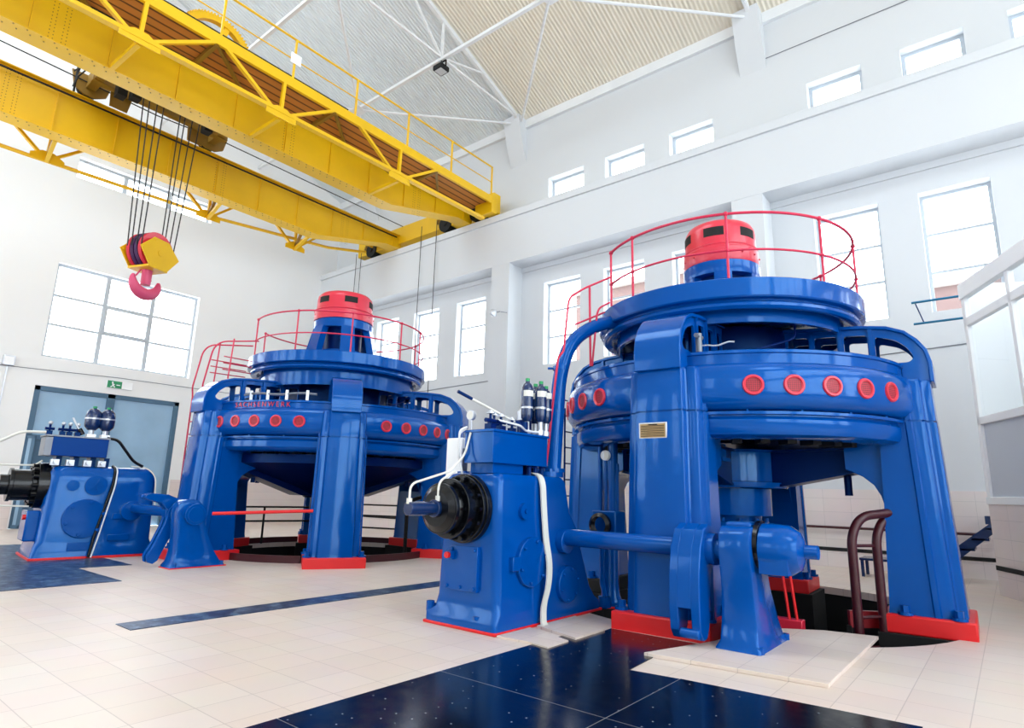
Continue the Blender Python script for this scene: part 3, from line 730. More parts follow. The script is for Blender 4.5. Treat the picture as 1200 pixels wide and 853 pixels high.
    # accumulator bottles
    for x, y, h in ((-.34, 1.06, 3.03), (-.22, 1.2, 3.0), (-.40, 1.32, 3.0), (-.25, 1.36, 2.96)):
        y -= .12
        c = MB(); c.lathe([(.001, 2.46), (.05, 2.47), (.078, 2.52), (.08, 2.56), (.08, h-.16), (.072, h-.10), (.05, h-.055), (.03, h-.04), (.028, h-.01), (.001, h-.01)], 24, c=(x, y)); bt = c.build('accumulator_bottle', DKBLUE, T)
        c = MB(); c.cyl((x, y, h-.02), (x, y, h+.02), .03, n=12); c.build('bottle_cap', GREEN, bt)
        c = MB(); c.cyl((x, y, 2.64), (x, y, 2.665), .083, n=24); c.build('clamp_ring', SILVER, bt)
        c = MB(); c.lathe([(.0815, 2.80), (.0815, 2.88)], 10, math.radians(-90), math.radians(20), c=(x, y)); c.build('bottle_label', WCABLE, bt)
        c = MB(); c.cyl((x, y, 2.28), (x, y, 2.48), .035, n=14); c.cyl((x, y, 2.30), (x, y, 2.36), .055, n=6); c.build('bottle_neck', SILVER, bt)
    # lever, motor, valves and gauge on the lid
    c = MB(); c.cyl((-.40, .80, 2.44), (-.62, .16, 2.69), .016, n=10); lv = c.build('hand_lever', WCABLE, T)
    c = MB(); c.cyl((-.62, .16, 2.69), (-.69, -.03, 2.765), .022, n=10); c.cyl((-.36, .92, 2.40), (-.41, .77, 2.45), .04, .03, n=12); c.build('lever_grip', NAVY, lv)
    c = MB(); c.cyl((-.36, .90, 2.28), (-.36, .90, 2.46), .06, n=14); c.build('lever_pivot', NAVY, T)
    c = MB(); c.cyl((-.46, 1.04, 2.28), (-.46, 1.04, 2.5), .10, n=20); mo = c.build('pump_motor', NAVY, T); c = MB(); c.lathe([(.001, 2.68), (.06, 2.67), (.1, 2.62), (.1, 2.5)], 20, c=(-.46, 1.04)); c.build('motor_cap', SILVER, mo)
    for x, y, s in ((-.3, .16, 1), (-.3, .36, .9), (-.5, .46, 1.1), (-.3, .58, .8)):
        c = MB(); c.box(x-.05*s, x+.05*s, y-.05*s, y+.05*s, 2.285, 2.36*s+2.285*(1-s)); c.cyl((x, y, 2.34), (x, y, 2.285+.2*s), .018, n=8); c.cyl((x, y-.09*s, 2.40), (x, y+.09*s, 2.40), .026, n=10); vo = c.build('pilot_valve', NAVY, T)
        c = MB(); c.lathe([(.03*s, 2.285+.2*s), (.055*s, 2.285+.2*s), (.055*s, 2.30+.2*s), (.03*s, 2.30+.2*s)], 16, closed=True, c=(x, y)); c.sphere((x, y, 2.31+.2*s), .025*s, 10, 6); c.build('valve_knob', SILVER, vo)
    c = MB(); c.cyl((-.56, .10, 2.285), (-.56, .10, 2.42), .012, n=8); c.cyl((-.56, .12, 2.47), (-.56, .07, 2.47), .06, n=28); ga_ = c.build('pressure_gauge', SILVER, T)
    c = MB(); c.cyl((-.56, .069, 2.47), (-.56, .065, 2.47), .05, n=28); c.build('gauge_dial', WCABLE, ga_)
    for k, pts in enumerate(([(-.6, .05, 2.3), (-.64, -.02, 2.25), (-.66, .0, 1.95), (-.62, .03, 1.78)], [(-.57, .04, 2.32), (-.62, -.04, 2.28), (-.63, -.03, 2.0), (-.68, .1, 1.76)], [(-.3, .3, 2.42), (-.1, .5, 2.36), (-.25, .8, 2.33), (-.2, 1.1, 2.33)])):
        c = MB(); c.tube(fillet(pts, .06, 4), .014, 8); c.build('hydraulic_pipe', STEEL, T)
    # white trunking over the right face
    c = MB(); w = .05
    path = [(-.45, .93, 1.80), (-.2, .93, 1.795), (-.085, .90, 1.755), (-.03, .88, 1.65), (-.012, .89, 1.3), (-.004, .93, .95), (.06, .92, .72), (.065, .90, .45), (.03, .84, .22), (.05, .82, .03), (.12, .8, .01)]
    path = fillet(path, .2, 5)
    c.loft([[(p.x, p.y-w, p.z), (p.x, p.y+w, p.z), (p.x+.02, p.y+w, p.z+.01), (p.x+.02, p.y-w, p.z+.01)] for p in path]); c.build('cable_strip', WCABLE, T)
    # white control box hung on the back face
    c = MB(); c.box(-1.30, -1.02, .43, .56, 1.66, 2.24); cb = c.build('control_box', TRIMW, T, bevel=.012); c = MB(); c.box(-1.02, -1.012, .45, .54, 1.7, 2.1); c.build('display_panel', GREYM, cb)
    c = MB(); c.box(-1.05, -.9, .4, .5, 1.6, 1.8); c.build('box_bracket', BLUE, T)
    # rear step with flange top
    c = MB(); c.cyl((-.32, 1.42, 1.76), (-.32, 1.42, 1.83), .2, n=28)
    for k in range(8): c.cyl((-.32+.165*math.cos(k*PI/4), 1.42+.165*math.sin(k*PI/4), 1.83), (-.32+.165*math.cos(k*PI/4), 1.42+.165*math.sin(k*PI/4), 1.87), .025, n=6)
    c.build('pipe_flange', BLUE, T)
    return T
governor1()
# curved blue duct from governor top to the generator platform, with clamps
t = thing('drive_duct', 'curved blue duct rising from the governor top to under the platform of the nearer generator', 'pipe', (-4.82, 6.88, 1.83))
P = [(0, 0, 0), (-.03, .1, .65), (-.08, .25, 1.42), (-.06, .5, 1.95), (.1, 1.0, 2.32), (.55, 1.75, 2.5)]
c = MB(); c.tube(fillet(P, .5, 8), .105, 24); c.build('duct_tube', BLUE, t)
c = MB(); c.cyl((0, 0, 0), (0, 0, .05), .16, n=28); c.build('duct_flange', BLUE, t)
for z, yy, xx in ((.85, .14, -.05), (1.5, .28, -.08)):
    c = MB(); c.cyl((xx, yy, z-.03), (xx, yy, z+.03), .115, n=24); c.bar((xx, yy, z), (xx-.16, yy-.1, z), .03, .03); c.build('duct_clamp', BLUE, t)
t = thing('duct_rail', 'thin crimson handrail bending up from the governor beside the curved blue duct', 'rail', (-4.88, 6.8, 1.85))
W_ = lambda pts: [(x+4.88, y-6.8, z-1.85) for x, y, z in pts]
c = MB(); c.tube(fillet(W_([(-4.88, 6.8, 1.85), (-4.84, 6.83, 2.45), (-4.80, 6.9, 3.19), (-4.80, 6.95, 3.45), (-4.74, 7.0, 3.54), (-4.77, 7.1, 3.96), (-4.79, 7.2, 4.40), (-4.77, 7.6, 4.66), (-4.64, 8.19, 4.99)]), .12, 5), .016, 8); c.build('rail_tube', RAIL, t)
c = MB(); c.tube(W_([(-4.74, 7.7, 4.70), (-4.74, 7.72, 3.45)]), .018, 8); c.build('rail_post', RAIL, t)
c = MB(); c.tube(W_([(-4.78, 7.35, 4.02), (-4.68, 8.05, 4.37)]), .014, 8); c.build('mid_rail', RAIL, t)
c = MB(); c.tube(fillet(W_([(-4.73, 7.75, 3.45), (-4.66, 7.80, 4.36), (-4.62, 8.1, 4.53)]), .12, 5), .016, 8); c.build('inner_rail', RAIL, t)
c = MB(); c.cyl((0, 0, -.08), (0, 0, .06), .05, n=14); c.build('rail_socket', NAVY, t)

def governor2():
    T = thing('turbine_governor', 'blue governor with round cover and two squat bottles, beside the further generator', 'governor', (-15.0, 3.73, 0), math.radians(-6), 'turbine governors')
    c = MB(); c.loft([[(-1.6, -.02, z), (.02, -.02, z), (.02, 2.2, z), (-1.6, 2.2, z)] for z in (0, .05)]); c.build('base_strip', RED, T, bevel=.01)
    def sec(x0, x1, y0, y1, r):
        cx, cy = (x0+x1)/2, (y0+y1)/2
        return [(cx+u, cy+v) for u, v in rrect(x1-x0, y1-y0, r, 5)]
    b = MB()
    b.loft([[(x, y, z) for x, y in sec(a, cc, d, e, r)] for z, a, cc, d, e, r in [(.05, -1.55, 0, 0, 2.15, .08), (.25, -1.5, -.02, .03, 2.12, .1), (.35, -1.4, -.05, .07, 2.1, .16), (1.5, -1.36, -.07, .10, 2.08, .2), (1.72, -1.34, -.09, .12, 2.06, .2), (1.82, -1.29, -.14, .17, 2.0, .2), (1.86, -1.2, -.24, .27, 1.9, .18)]])
    bo = b.build('cabinet_body', BLUE, T, smooth=40)
    fx = lambda u, v, h: (-.05+h, u, v)
    c = MB(); c.cyl(fx(.80, .80, -.03), fx(.80, .80, .06), .39, n=48); bolts_on(c, lambda u, v, h: fx(u, v, .06+h), (.80, .80), .33, 6, .035, .04); c.build('round_cover', BLUE, T, bevel=.008)
    c = MB(); c.cyl(fx(.92, 1.47, -.04), fx(.92, 1.47, .03), .2, n=36)
    for k in range(5): c.bar(fx(.92, 1.47, .035), fx(.92+.15*math.cos(k*1.256), 1.47+.15*math.sin(k*1.256), .035), .03, .02)
    c.build('spoked_plug', BLUE, T)
    c = MB(); c.cyl(fx(.52, 1.46, -.04), fx(.52, 1.46, .02), .11, n=28); c.build('inspection_plug', BLUE, T)
    for y0, y1, z0, z1 in ((1.3, 1.68, .78, .90), (1.26, 1.66, .34, .47), (.58, 1.0, .16, .33)):
        c = MB(); c.box(-.06, .0, y0, y1, z0, z1); c.build('raised_pad', BLUE, T, bevel=.01)
    c = MB(); c.cyl(fx(1.62, .95, -.05), fx(1.62, .95, .12), .2, n=32); c.build('shaft_gland', BLUE, T, bevel=.01)
    # servo cylinder
    xc, zc = -.6, 1.45
    c = MB()
    for y0, y1, r in ((.15, -.04, .46), (-.04, -.12, .34), (-.12, -.42, .31), (-.42, -.48, .33), (-.48, -.62, .2), (-.62, -1.5, .09)): c.cyl((xc, y0, zc), (xc, y1, zc), r, n=40)
    cy = c.build('servo_cylinder', BLACK, T, bevel=.006)
    c = MB()
    for k in range(14): c.cyl((xc+.40*math.cos(k*PI/7), -.04, zc+.40*math.sin(k*PI/7)), (xc+.40*math.cos(k*PI/7), -.13, zc+.40*math.sin(k*PI/7)), .045, n=8)
    c.build('flange_bolts', BLACK, cy)
    c = MB(); c.tube(fillet([(xc+.1, .0, zc+.5), (xc+.1, -.1, zc+.4), (xc+.2, -.75, zc+.38), (xc+.2, -.8, zc-.4), (xc+.2, -.1, zc-.42)], .08, 4), .018, 8); c.build('lubrication_pipe', WCABLE, T)
    c = MB(); c.box(-1.0, -.3, -.12, .1, .35, .95); c.build('front_step', BLUE, T, bevel=.03)
    c = MB(); c.cyl((-.4, -.12, .82), (-.4, -.17, .82), .05, n=16); c.build('push_button', RED, T)
    # valve row and upper tray
    c = MB()
    for y in (.2, .5, .8, 1.05): c.box(-.75, -.35, y, y+.1, 1.86, 2.05)
    c.build('tray_supports', NAVY, T)
    for y in (.1, .36, .66, .92):
        c = MB(); c.box(-.32, -.2, y, y+.14, 1.86, 1.98); c.cyl((-.22, y+.07, 1.93), (-.1, y+.07, 1.93), .04, n=10); c.build('valve_block', SILVER, T)
    c = MB(); c.box(-.85, -.12, .06, 1.04, 2.05, 2.44); bx = c.build('control_tray', NAVYB, T, bevel=.008)
    c = MB(); c.box(-.7, -.12, -.06, .06, 2.05, 2.42); c.build('tray_end_plate', GREYM, bx)
    c = MB(); c.box(-.88, -.1, -.06, 1.06, 2.44, 2.47); c.build('tray_lid', GREYM, bx)
    for y in (.72, .98):
        x = -.3
        c = MB(); c.lathe([(.001, 2.62), (.08, 2.63), (.14, 2.70), (.15, 2.76), (.15, 2.92), (.13, 3.02), (.08, 3.08), (.04, 3.10), (.001, 3.1)], 28, c=(x, y)); bt = c.build('accumulator_bottle', DKBLUE, T)
        c = MB(); c.cyl((x, y, 2.86), (x, y, 2.89), .155, n=28); c.build('clamp_ring', SILVER, bt)
        c = MB(); c.cyl((x, y, 3.09), (x, y, 3.14), .04, n=12); c.build('bottle_cap', GREEN, bt)
        c = MB(); c.cyl((x, y, 2.47), (x, y, 2.64), .05, n=12); c.box(x-.1, x+.1, y-.08, y+.08, 2.47, 2.54); c.build('bottle_neck', SILVER, bt)
    c = MB(); c.cyl((-.3, .52, 2.58), (-.3, .36, 2.86), .02, n=10); lv = c.build('hand_lever', SILVER, T); c = MB(); c.cyl((-.3, .58, 2.52), (-.3, .5, 2.64), .045, n=12); c.build('lever_grip', BLACK, lv)
    for y in (.0, .22, .34, .48):
        c = MB(); c.box(-.36, -.26, y-.05, y+.05, 2.47, 2.56); c.cyl((-.31, y, 2.5), (-.31, y, 2.7), .022, n=8); c.cyl((-.31, y-.08, 2.6), (-.31, y+.08, 2.6), .03, n=8); vo = c.build('pilot_valve', NAVY, T)
        c = MB(); c.sphere((-.31, y, 2.72), .04, 10, 6); c.build('valve_knob', SILVER, vo)
    for pts in ([(-.3, .0, 2.52), (-.3, -.45, 2.5), (-.3, -1.3, 1.9), (-.3, -2.4, 1.86)],):
        c = MB(); c.tube(fillet(pts, .12, 5), .028, 8); c.build('hydraulic_pipe', WCABLE, T)
    c = MB(); c.tube(fillet([(-.15, 1.0, 2.47), (-.12, 1.2, 2.45), (-.1, 1.55, 2.0), (-.12, 1.75, 1.9)], .15, 5), .03, 8); c.build('flexible_hose', BLACK, T)
    for dx, m in ((0, BLACK), (.012, STEEL)):
        c = MB(); c.tube(fillet([(-.3, 1.22, 1.88), (-.12+dx, 1.24, 1.82), (-.02+dx, 1.22, 1.5), (.02+dx, 1.02+dx*3, .5), (.06+dx, .96, .03)], .15, 5), .03 if m is BLACK else .014, 8)
        if m is STEEL: c.v = [(x+.03, y+.035, z) for x, y, z in c.v]
        c.build('hanging_cable', m, T)
    c = MB(); c.tube(fillet([(-.4, 1.6, 1.9), (-.15, 1.85, 1.88), (-.05, 2.02, 1.7), (-.02, 2.08, 1.0)], .15, 5), .014, 8); c.build('hanging_cable', WCABLE, T)
    return T
governor2()

# ------------------------------------------------------------------ regulating shaft stands
def shaft_stand(label, x, y, xg, cover):
    """pedestal at (x,y): pedestal plate is .4 thick in X; shaft runs -X to the governor at xg"""
    T = thing('regulating_shaft_stand', label, 'shaft bearing', (x, y, 0), 0, 'regulating shaft stands')
    p = MB()
    # loft: base flare to head
    for sp in ([(.0, -.03, .52), (.05, -.03, .50), (.12, .0, .44), (.3, .04, .36), (.6, .08, .29), (1.0, .10, .235), (1.16, .10, .22), (1.24, .11, .15), (1.26, .11, .08)],):
        rings = []
        for z, dx, w in sp:
            fx_ = .23 if z < .06 else .2-.03*min(1, z/.6)
            y0 = .46-(w if z < .3 else w) ; cy = .50-.25*min(1, z/1.0)
            rings.append([(cx, cy+v, z) for cx, v in [(a, b) for a, b in [(q[0], q[1]) for q in rrect(2*fx_, 2*w, .03, 2)]]])
        p.loft(rings)
    po = p.build('pedestal', BLUE, T, smooth=40)
    r_ = MB(); r_.box(-.24, .24, -.03, 1.03, 0, .02); r_.build('base_strip', RED, T)
    zc, ys = 1.0, .2
    s = MB(); s.cyl((.2, ys, zc), (xg-x, ys, zc), .105, n=32); s.build('regulating_shaft', BLUE, T)
    s = MB(); s.cyl((-.24, ys, zc), (-.32, ys, zc), .17, n=28); s.build('shaft_collar', BLUE, T)
    # lever in the YZ plane on the governor side
    L = MB()
    if cover:
        arm = [(ys+.14, 1.20), (ys-.02, 1.26), (ys-.16, 1.20), (ys-.27, 1.02), (ys-.33, .75), (ys-.35, .4), (ys-.33, .18), (ys-.26, .09), (ys-.16, .10), (ys-.09, .2), (ys-.06, .5), (ys+.04, .78), (ys+.2, .92), (ys+.22, 1.06)]
        mid = [(u, v) for u, v in arm if v > .36]
        for x0, x1, pg in ((-.66, -.56, arm), (-.42, -.32, arm), (-.57, -.41, mid)): L.prism(pg, x0, x1, lambda u, v, h: (h, u, v))
    else:
        arm = [(ys+.16, 1.16), (ys+.05, 1.24), (ys-.2, 1.34), (ys-.5, 1.36), (ys-.60, 1.33), (ys-.62, 1.28), (ys-.55, 1.24), (ys-.3, 1.18), (ys-.16, 1.02), (ys-.20, .80), (ys-.34, .42), (ys-.44, .22), (ys-.42, .10), (ys-.32, .06), (ys-.24, .12), (ys-.13, .40), (ys+.06, .80), (ys+.2, 1.0)]
        for x0, x1 in ((-.36, -.28), (-.52, -.44)): L.prism(arm, x0, x1, lambda u, v, h: (h, u, v))
    L.cyl((-.54, ys, zc), (-.33, ys, zc), .2, n=32); L.cyl((-.54, ys-.33, .16), (-.33, ys-.33, .16), .05, n=16)
    L.build('crank_lever', BLUE, T, smooth=30, bevel=.012)
    if cover:
        h = MB(); h.lathe([(.001, .40), (.10, .395), (.19, .36), (.25, .27), (.265, .14), (.265, .0), (.20, .0)], 36, M=Matrix.Translation((.22, .34, 1.03)) @ Matrix.Rotation(PI/2, 4, 'Y')); h.cyl((.55, .34, 1.03), (.74, .34, 1.03), .07, n=20); h.box(.22, .5, .1, .58, .80, .95)
        h.build('shaft_end_hood', BLUE, T)
        h = MB(); h.box(-.14, .14, .18, .42, 1.18, 1.30); h.build('bearing_cap', BLUE, T, bevel=.03)
        h = MB(); h.cyl((.17, .32, 1.07), (.215, .32, 1.07), .25, n=30); h.build('counter_ring', BLACK, T)
    else:
        h = MB(); h.cyl((.1, .5-.16, .98), (.22, .5-.16, .98), .2, n=36); h.cyl((.2, .34, .98), (.23, .34, .98), .15, n=36); h.build('end_cap', BLUE, T, bevel=.01)
    b = MB()
    for dy in (.06, .94): b.cyl((.2, dy, .02), (.2, dy, .1), .045, n=8)
    b.build('anchor_bolts', BLUE, T)
    return T
shaft_stand('blue pedestal and thick shaft joining the governor to the nearer generator', -2.31, 6.56, -4.62, True)
shaft_stand('blue pedestal with round end cap in front of the further generator', -12.42, 5.2, -15.0, False)

# oil filter column behind the governor
t = thing('oil_filter_column', 'slim blue oil filter column with small white gauge, behind the nearer governor', 'filter', (-4.62, 8.06, 0))
c = MB(); c.lathe([(.22, 0), (.22, .05), (.17, .07), (.135, .15), (.12, .3), (.12, .95)], 32); c.build('column', BLUE, t)
c = MB(); c.lathe([(.001, 0), (.235, 0), (.235, .025), (.001, .025)], 32); c.build('base_strip', RED, t)
c = MB(); c.box(-.24, .16, -.12, .18, .95, 1.32); vb = c.build('valve_body', BLUE, t, bevel=.02)
c = MB(); c.lathe([(.12, -.06), (.17, -.03), (.17, .03), (.12, .06)], 24, M=Matrix.Translation((-.05, -.2, 1.12)) @ Matrix.Rotation(PI/2, 4, 'X')); c.build('hand_wheel', BLACK, t)
for x, r, z in ((-.16, .035, 2.35), (-.06, .025, 2.2), (.06, .07, 2.3), (.13, .025, 2.0)):
    c = MB(); c.cyl((x, .0, 1.3), (x, .0, z), r, n=16); c.build('riser_pipe', BLUE, t)
c = MB(); c.cyl((-.02, -.06, 2.12), (-.0, -.12, 2.12), .075, n=28); gg = c.build('pressure_gauge', SILVER, t); c = MB(); c.cyl((.0, -.121, 2.12), (.0, -.126, 2.12), .062, n=28); c.build('gauge_dial', WCABLE, gg)
for z in (2.28, 2.36, 2.44): 
    c = MB(); c.cyl((-.1, 0, z), (-.36, -.14, z), .018, n=8); c.build('cable_gland', NAVY, t)
c = MB(); c.tube(fillet([(.05, -.25, .0), (.05, -.25, .2), (-.02, -.2, .3), (-.02, -.2, .95)], .08, 4), .035, 10); c.cyl((.05, -.25, 0.02), (.05, -.25, .16), .09, n=16); c.build('drain_valve', BLUE, t)

# ------------------------------------------------------------------ floor plates and slabs
def plate(name, poly, z, m, label, cat, bevel=0, group=None, z0=0.001):
    o = MB().prism(poly, z0, z, lambda u, v, h: (u, v, h)).build(name, m, bevel=bevel); return tag(o, label, cat, group)
seam = lambda: None
PC1 = [(-4.52, 5.42), (-4.10, 5.45), (-3.83, 5.40), (-3.84, 5.80), (-4.52, 6.02)]
PC2 = [(-4.5, 6.13), (-3.83, 5.92), (-3.84, 6.56), (-4.5, 6.95)]
pb = thing('floor_plate', 'large glossy black steel floor plate in front of the nearer generator', 'floor plate', (-2.3, 3, 0))
def off(poly, c): return [(x-c[0], y-c[1]) for x, y in poly]
for poly in ([(-4.05, -.6), (-.66, -.6), (-.66, 2.55), (-4.05, 2.55)], [(-4.05, 2.56), (-.66, 2.56), (-.66, 5.5), (-2.4, 5.38), (-2.4, 2.57), (-2.405, 2.57), (-2.405, 5.37), (-2.86, 5.31), (-2.9, 5.9), (-2.66, 6.72), (-3.85, 6.72), (-3.83, 6.3), (-4.05, 6.16)]):
    MB().prism(off(poly, (-2.3, 3)), .001, .008, lambda u, v, h: (u, v, h)).build('steel_sheet', PLATE, pb)
jn = MB()
for a in ((-3.6, 3.28, 3.9), ): pass
for x0, x1, y in ((-4.05, -.66, 4.1), (-4.05, -.66, 2.55)): jn.box(x0+2.3, x1+2.3, y-3-.003, y-3+.003, .008, .0085)
jn.box(-2.4+2.3-.003, -2.4+2.3+.003, -3.6, 2.35, .008, .0085)
jn.build('plate_joints', GREYM, pb)
plate('floor_plate', [(-19, 0), (-11.25, 0), (-11.25, 4.07), (-13.35, 4.07), (-13.3, 4.95), (-19, 4.95)], .008, PLATE2, 'worn blue black floor plate in front of the further governor', 'floor plate')
plate('channel_cover', [(-7.92, 2.87), (-7.5, 2.87), (-7.5, 12.5), (-7.92, 12.5)], .008, PLATE2, 'long narrow dark checker cover strip across the cream floor', 'channel cover')
plate('loose_tile', PC1, .022, FLOOR, 'cream tile piece laid by the governor foot under the white strip', 'tile')
plate('loose_tile', PC2, .03, FLOOR, 'cream tile piece between governor foot and the red plinth', 'tile')
plate('hatch_slab', [(-2.99, 5.86), (-1.37, 6.02), (-1.36, 8.47), (-1.9, 8.36), (-2.42, 8.02), (-2.60, 7.45), (-2.66, 6.86)], .038, FLOOR, 'raised cream tiled slab under the blue pedestal by the pit', 'slab', .004)

# ------------------------------------------------------------------ pit handrails, railings
t = thing('pit_ladder', 'maroon ladder with two curved handrails climbing out of the pit', 'ladder', (-1.62, 8.85, 0))
for dx, dy in ((0, 0), (.22, .34)):
    c = MB(); c.tube(fillet([(dx, dy, -1.2), (dx, dy, 1.12), (dx+.1, dy+.14, 1.36), (dx+.42, dy+.5, 1.42)], .28, 8), .055, 12); c.build('handrail', MAROON, t)
for z in (-.9, -.55, -.2, .15, 1.0):
    c = MB(); c.cyl((0, 0, z), (.22, .34, z), .02, n=8); c.build('rung', MAROON, t)
t = thing('pit_ladder', 'dark curved handrail by the pit under the further generator', 'ladder', (-11.9, 10.6, 0))
c = MB(); c.tube(fillet([(0, 0, -1.2), (0, 0, 1.1), (.05, .12, 1.3), (.12, .35, 1.36)], .22, 8), .045, 12); c.build('handrail', SOOT, t)
c = MB(); c.cyl((.5, .4, -1), (.5, .4, .95), .03, n=10); c.build('post', MAROON, t)
def fence(label, p0, p1, zs, n, m, name='pit_railing', post=True):
    T = thing(name, label, 'railing', (p0[0], p0[1], 0)); d = Vector((p1[0]-p0[0], p1[1]-p0[1], 0))
    for z in zs:
        c = MB(); c.cyl((0, 0, z), (d.x, d.y, z), .025, n=10); c.build('rail', m, T)
    for k in range(n):
        q = d*k/(n-1); c = MB(); c.cyl((q.x, q.y, 0), (q.x, q.y, max(zs)), .03, n=10); c.build('post', m, T)
    return T
c = MB(); c.cyl((-8, 16.58, .92), (-.45, 16.58, .92), .03, n=10); tag(c.build('wall_pipe', MAROON), 'thin maroon pipe running along the tiled wall behind the nearer generator', 'pipe')
struct(MB().box(XE, XR, YW-.075, YW-.055, .37, .45).build('trim_16', SOOT))
fence('black railing behind the further generator near its pit', (-16.6, 12.3), (-11.3, 14.0), (1.05, .72, .35), 4, SOOT)
fence('black railing seen between the legs of the further generator', (-16.6, 7.9), (-15.4, 11.8), (.98, .6), 4, SOOT)
t = thing('barrier_bar', 'red bar fixed across between the blue pedestal and the front leg of the further generator', 'barrier', (-11.6, 6.7, 0))
c = MB(); c.cyl((-.5, -.9, 1.0), (.72, .72, 1.09), .032, n=12); c.build('bar', RED, t)
t = thing('stop_rod', 'pair of red rods standing in the pit beside the blue pedestal', 'rod', (-2.3, 8.55, 0))
for dx in (0, .09):
    c = MB(); c.cyl((dx-.12, 0, .95), (dx, .0, -.35), .018, n=8); c.build('rod', RED, t)
c = MB(); c.box(-.25, .12, -.06, .1, -.16, .08); c.build('clamp_block', CORAL, t, bevel=.01)
c = MB(); c.box(-.2, .1, -.2, .4, -2.6, -.16); c.build('pier', PITM, t)

# stairs, stool, booth at the right
t = thing('metal_stair', 'dark blue metal stair rising along the tiled wall to the glazed booth', 'stairs', (-1.6, 15.6, 0))
for yy in (0, .8):
    c = MB(); c.prism([(.3, .35), (.55, .62), (1.2, 1.16), (1.62, 1.16), (1.62, .98), (1.25, .98), (.6, .40), (.45, .3)], yy, yy+.06, lambda u, v, h: (u, h, v)); c.build('stringer', DKBLUE, t)
for k in range(4):
    c = MB(); c.box(.4+.25*k, .68+.25*k, 0, .86, .42+k*.21, .46+k*.21); c.build('tread', DKBLUE, t)
c = MB(); c.box(1.15, 1.62, 0, .86, 1.16, 1.32); c.build('landing', DKBLUE, t)
for x in (.35, 1.6):
    c = MB(); c.box(x-.04, x+.04, .1, .2, 0, .5 if x < 1 else 1.2); c.build('support_leg', DKBLUE, t)
t = thing('step_stool', 'low dark step stool standing on the floor behind the maroon ladder', 'stool', (-2.3, 15.4, 0))
c = MB(); c.box(-.35, .5, -.3, .3, .33, .38); c.build('top', DKBLUE, t, bevel=.01)
for x in (-.3, .45):
    for y in (-.26, .26):
        c = MB(); c.box(x-.03, x+.03, y-.03, y+.03, 0, .33); c.build('leg', DKBLUE, t)
bd = math.radians(-90+25)             # booth face runs from the corner toward the camera side
t = thing('control_booth', 'white framed glazed control booth on a tiled base against the long wall', 'booth', (-.29, 14.16, 0), math.atan2(-.906, .423))
# local +x runs along the face, face normal is local -y ... (towards the hall)
B = lambda x0, x1, z0, z1, d=.05: (x0, x1, -d, .05, z0, z1)
c = MB(); c.box(0, 6, -.04, .2, 0, 1.55); c.build('tiled_base', WTILE, t)
c = MB(); c.box(-.0, 6, -.055, -.035, .42, .5); c.build('dark_band', SOOT, t)
c = MB()
for a in (B(0, .12, 1.55, 5.7), B(0, 6, 1.55, 1.68, .07), B(0, 6, 2.98, 3.12), B(0, 6, 4.86, 5.02), B(0, 6, 5.4, 5.7, .08)): c.box(*a)
for x in (1.55, 3.05, 4.5): c.box(*B(x, x+.1, 1.55, 5.7))
fr = c.build('frame', TRIMW, t, bevel=.01)
c = MB(); c.box(.1, 6, .0, .02, 1.66, 3.0); c.build('infill_panel', PANELG, t)
c = MB(); c.add([(.1, 0, 3.1), (6, 0, 3.1), (6, 0, 5.42), (.1, 0, 5.42)], [(0, 1, 2, 3)]); c.build('glazing', GLASS, t)
c = MB(); c.box(0, .08, .0, 2.3, 0, 5.7); c.build('side_wall', TRIMW, t)
c = MB(); c.box(.08, 6, 2.2, 2.3, 0, 5.7); c.build('rear_partition', PGREEN, t)
t = thing('bracket_frame', 'thin teal tube frame sticking out beside the top of the glazed booth', 'bracket', (-.3, 15, 5.2))
for z in (.53, .06): 
    c = MB(); c.cyl((-.9, 0, z), (.15, 0, z), .025, n=10); c.build('tube', TEAL, t)
c = MB(); c.cyl((-.83, 0, .5), (-.72, 0, .08), .012, n=8); c.build('tie', NAVY, t)

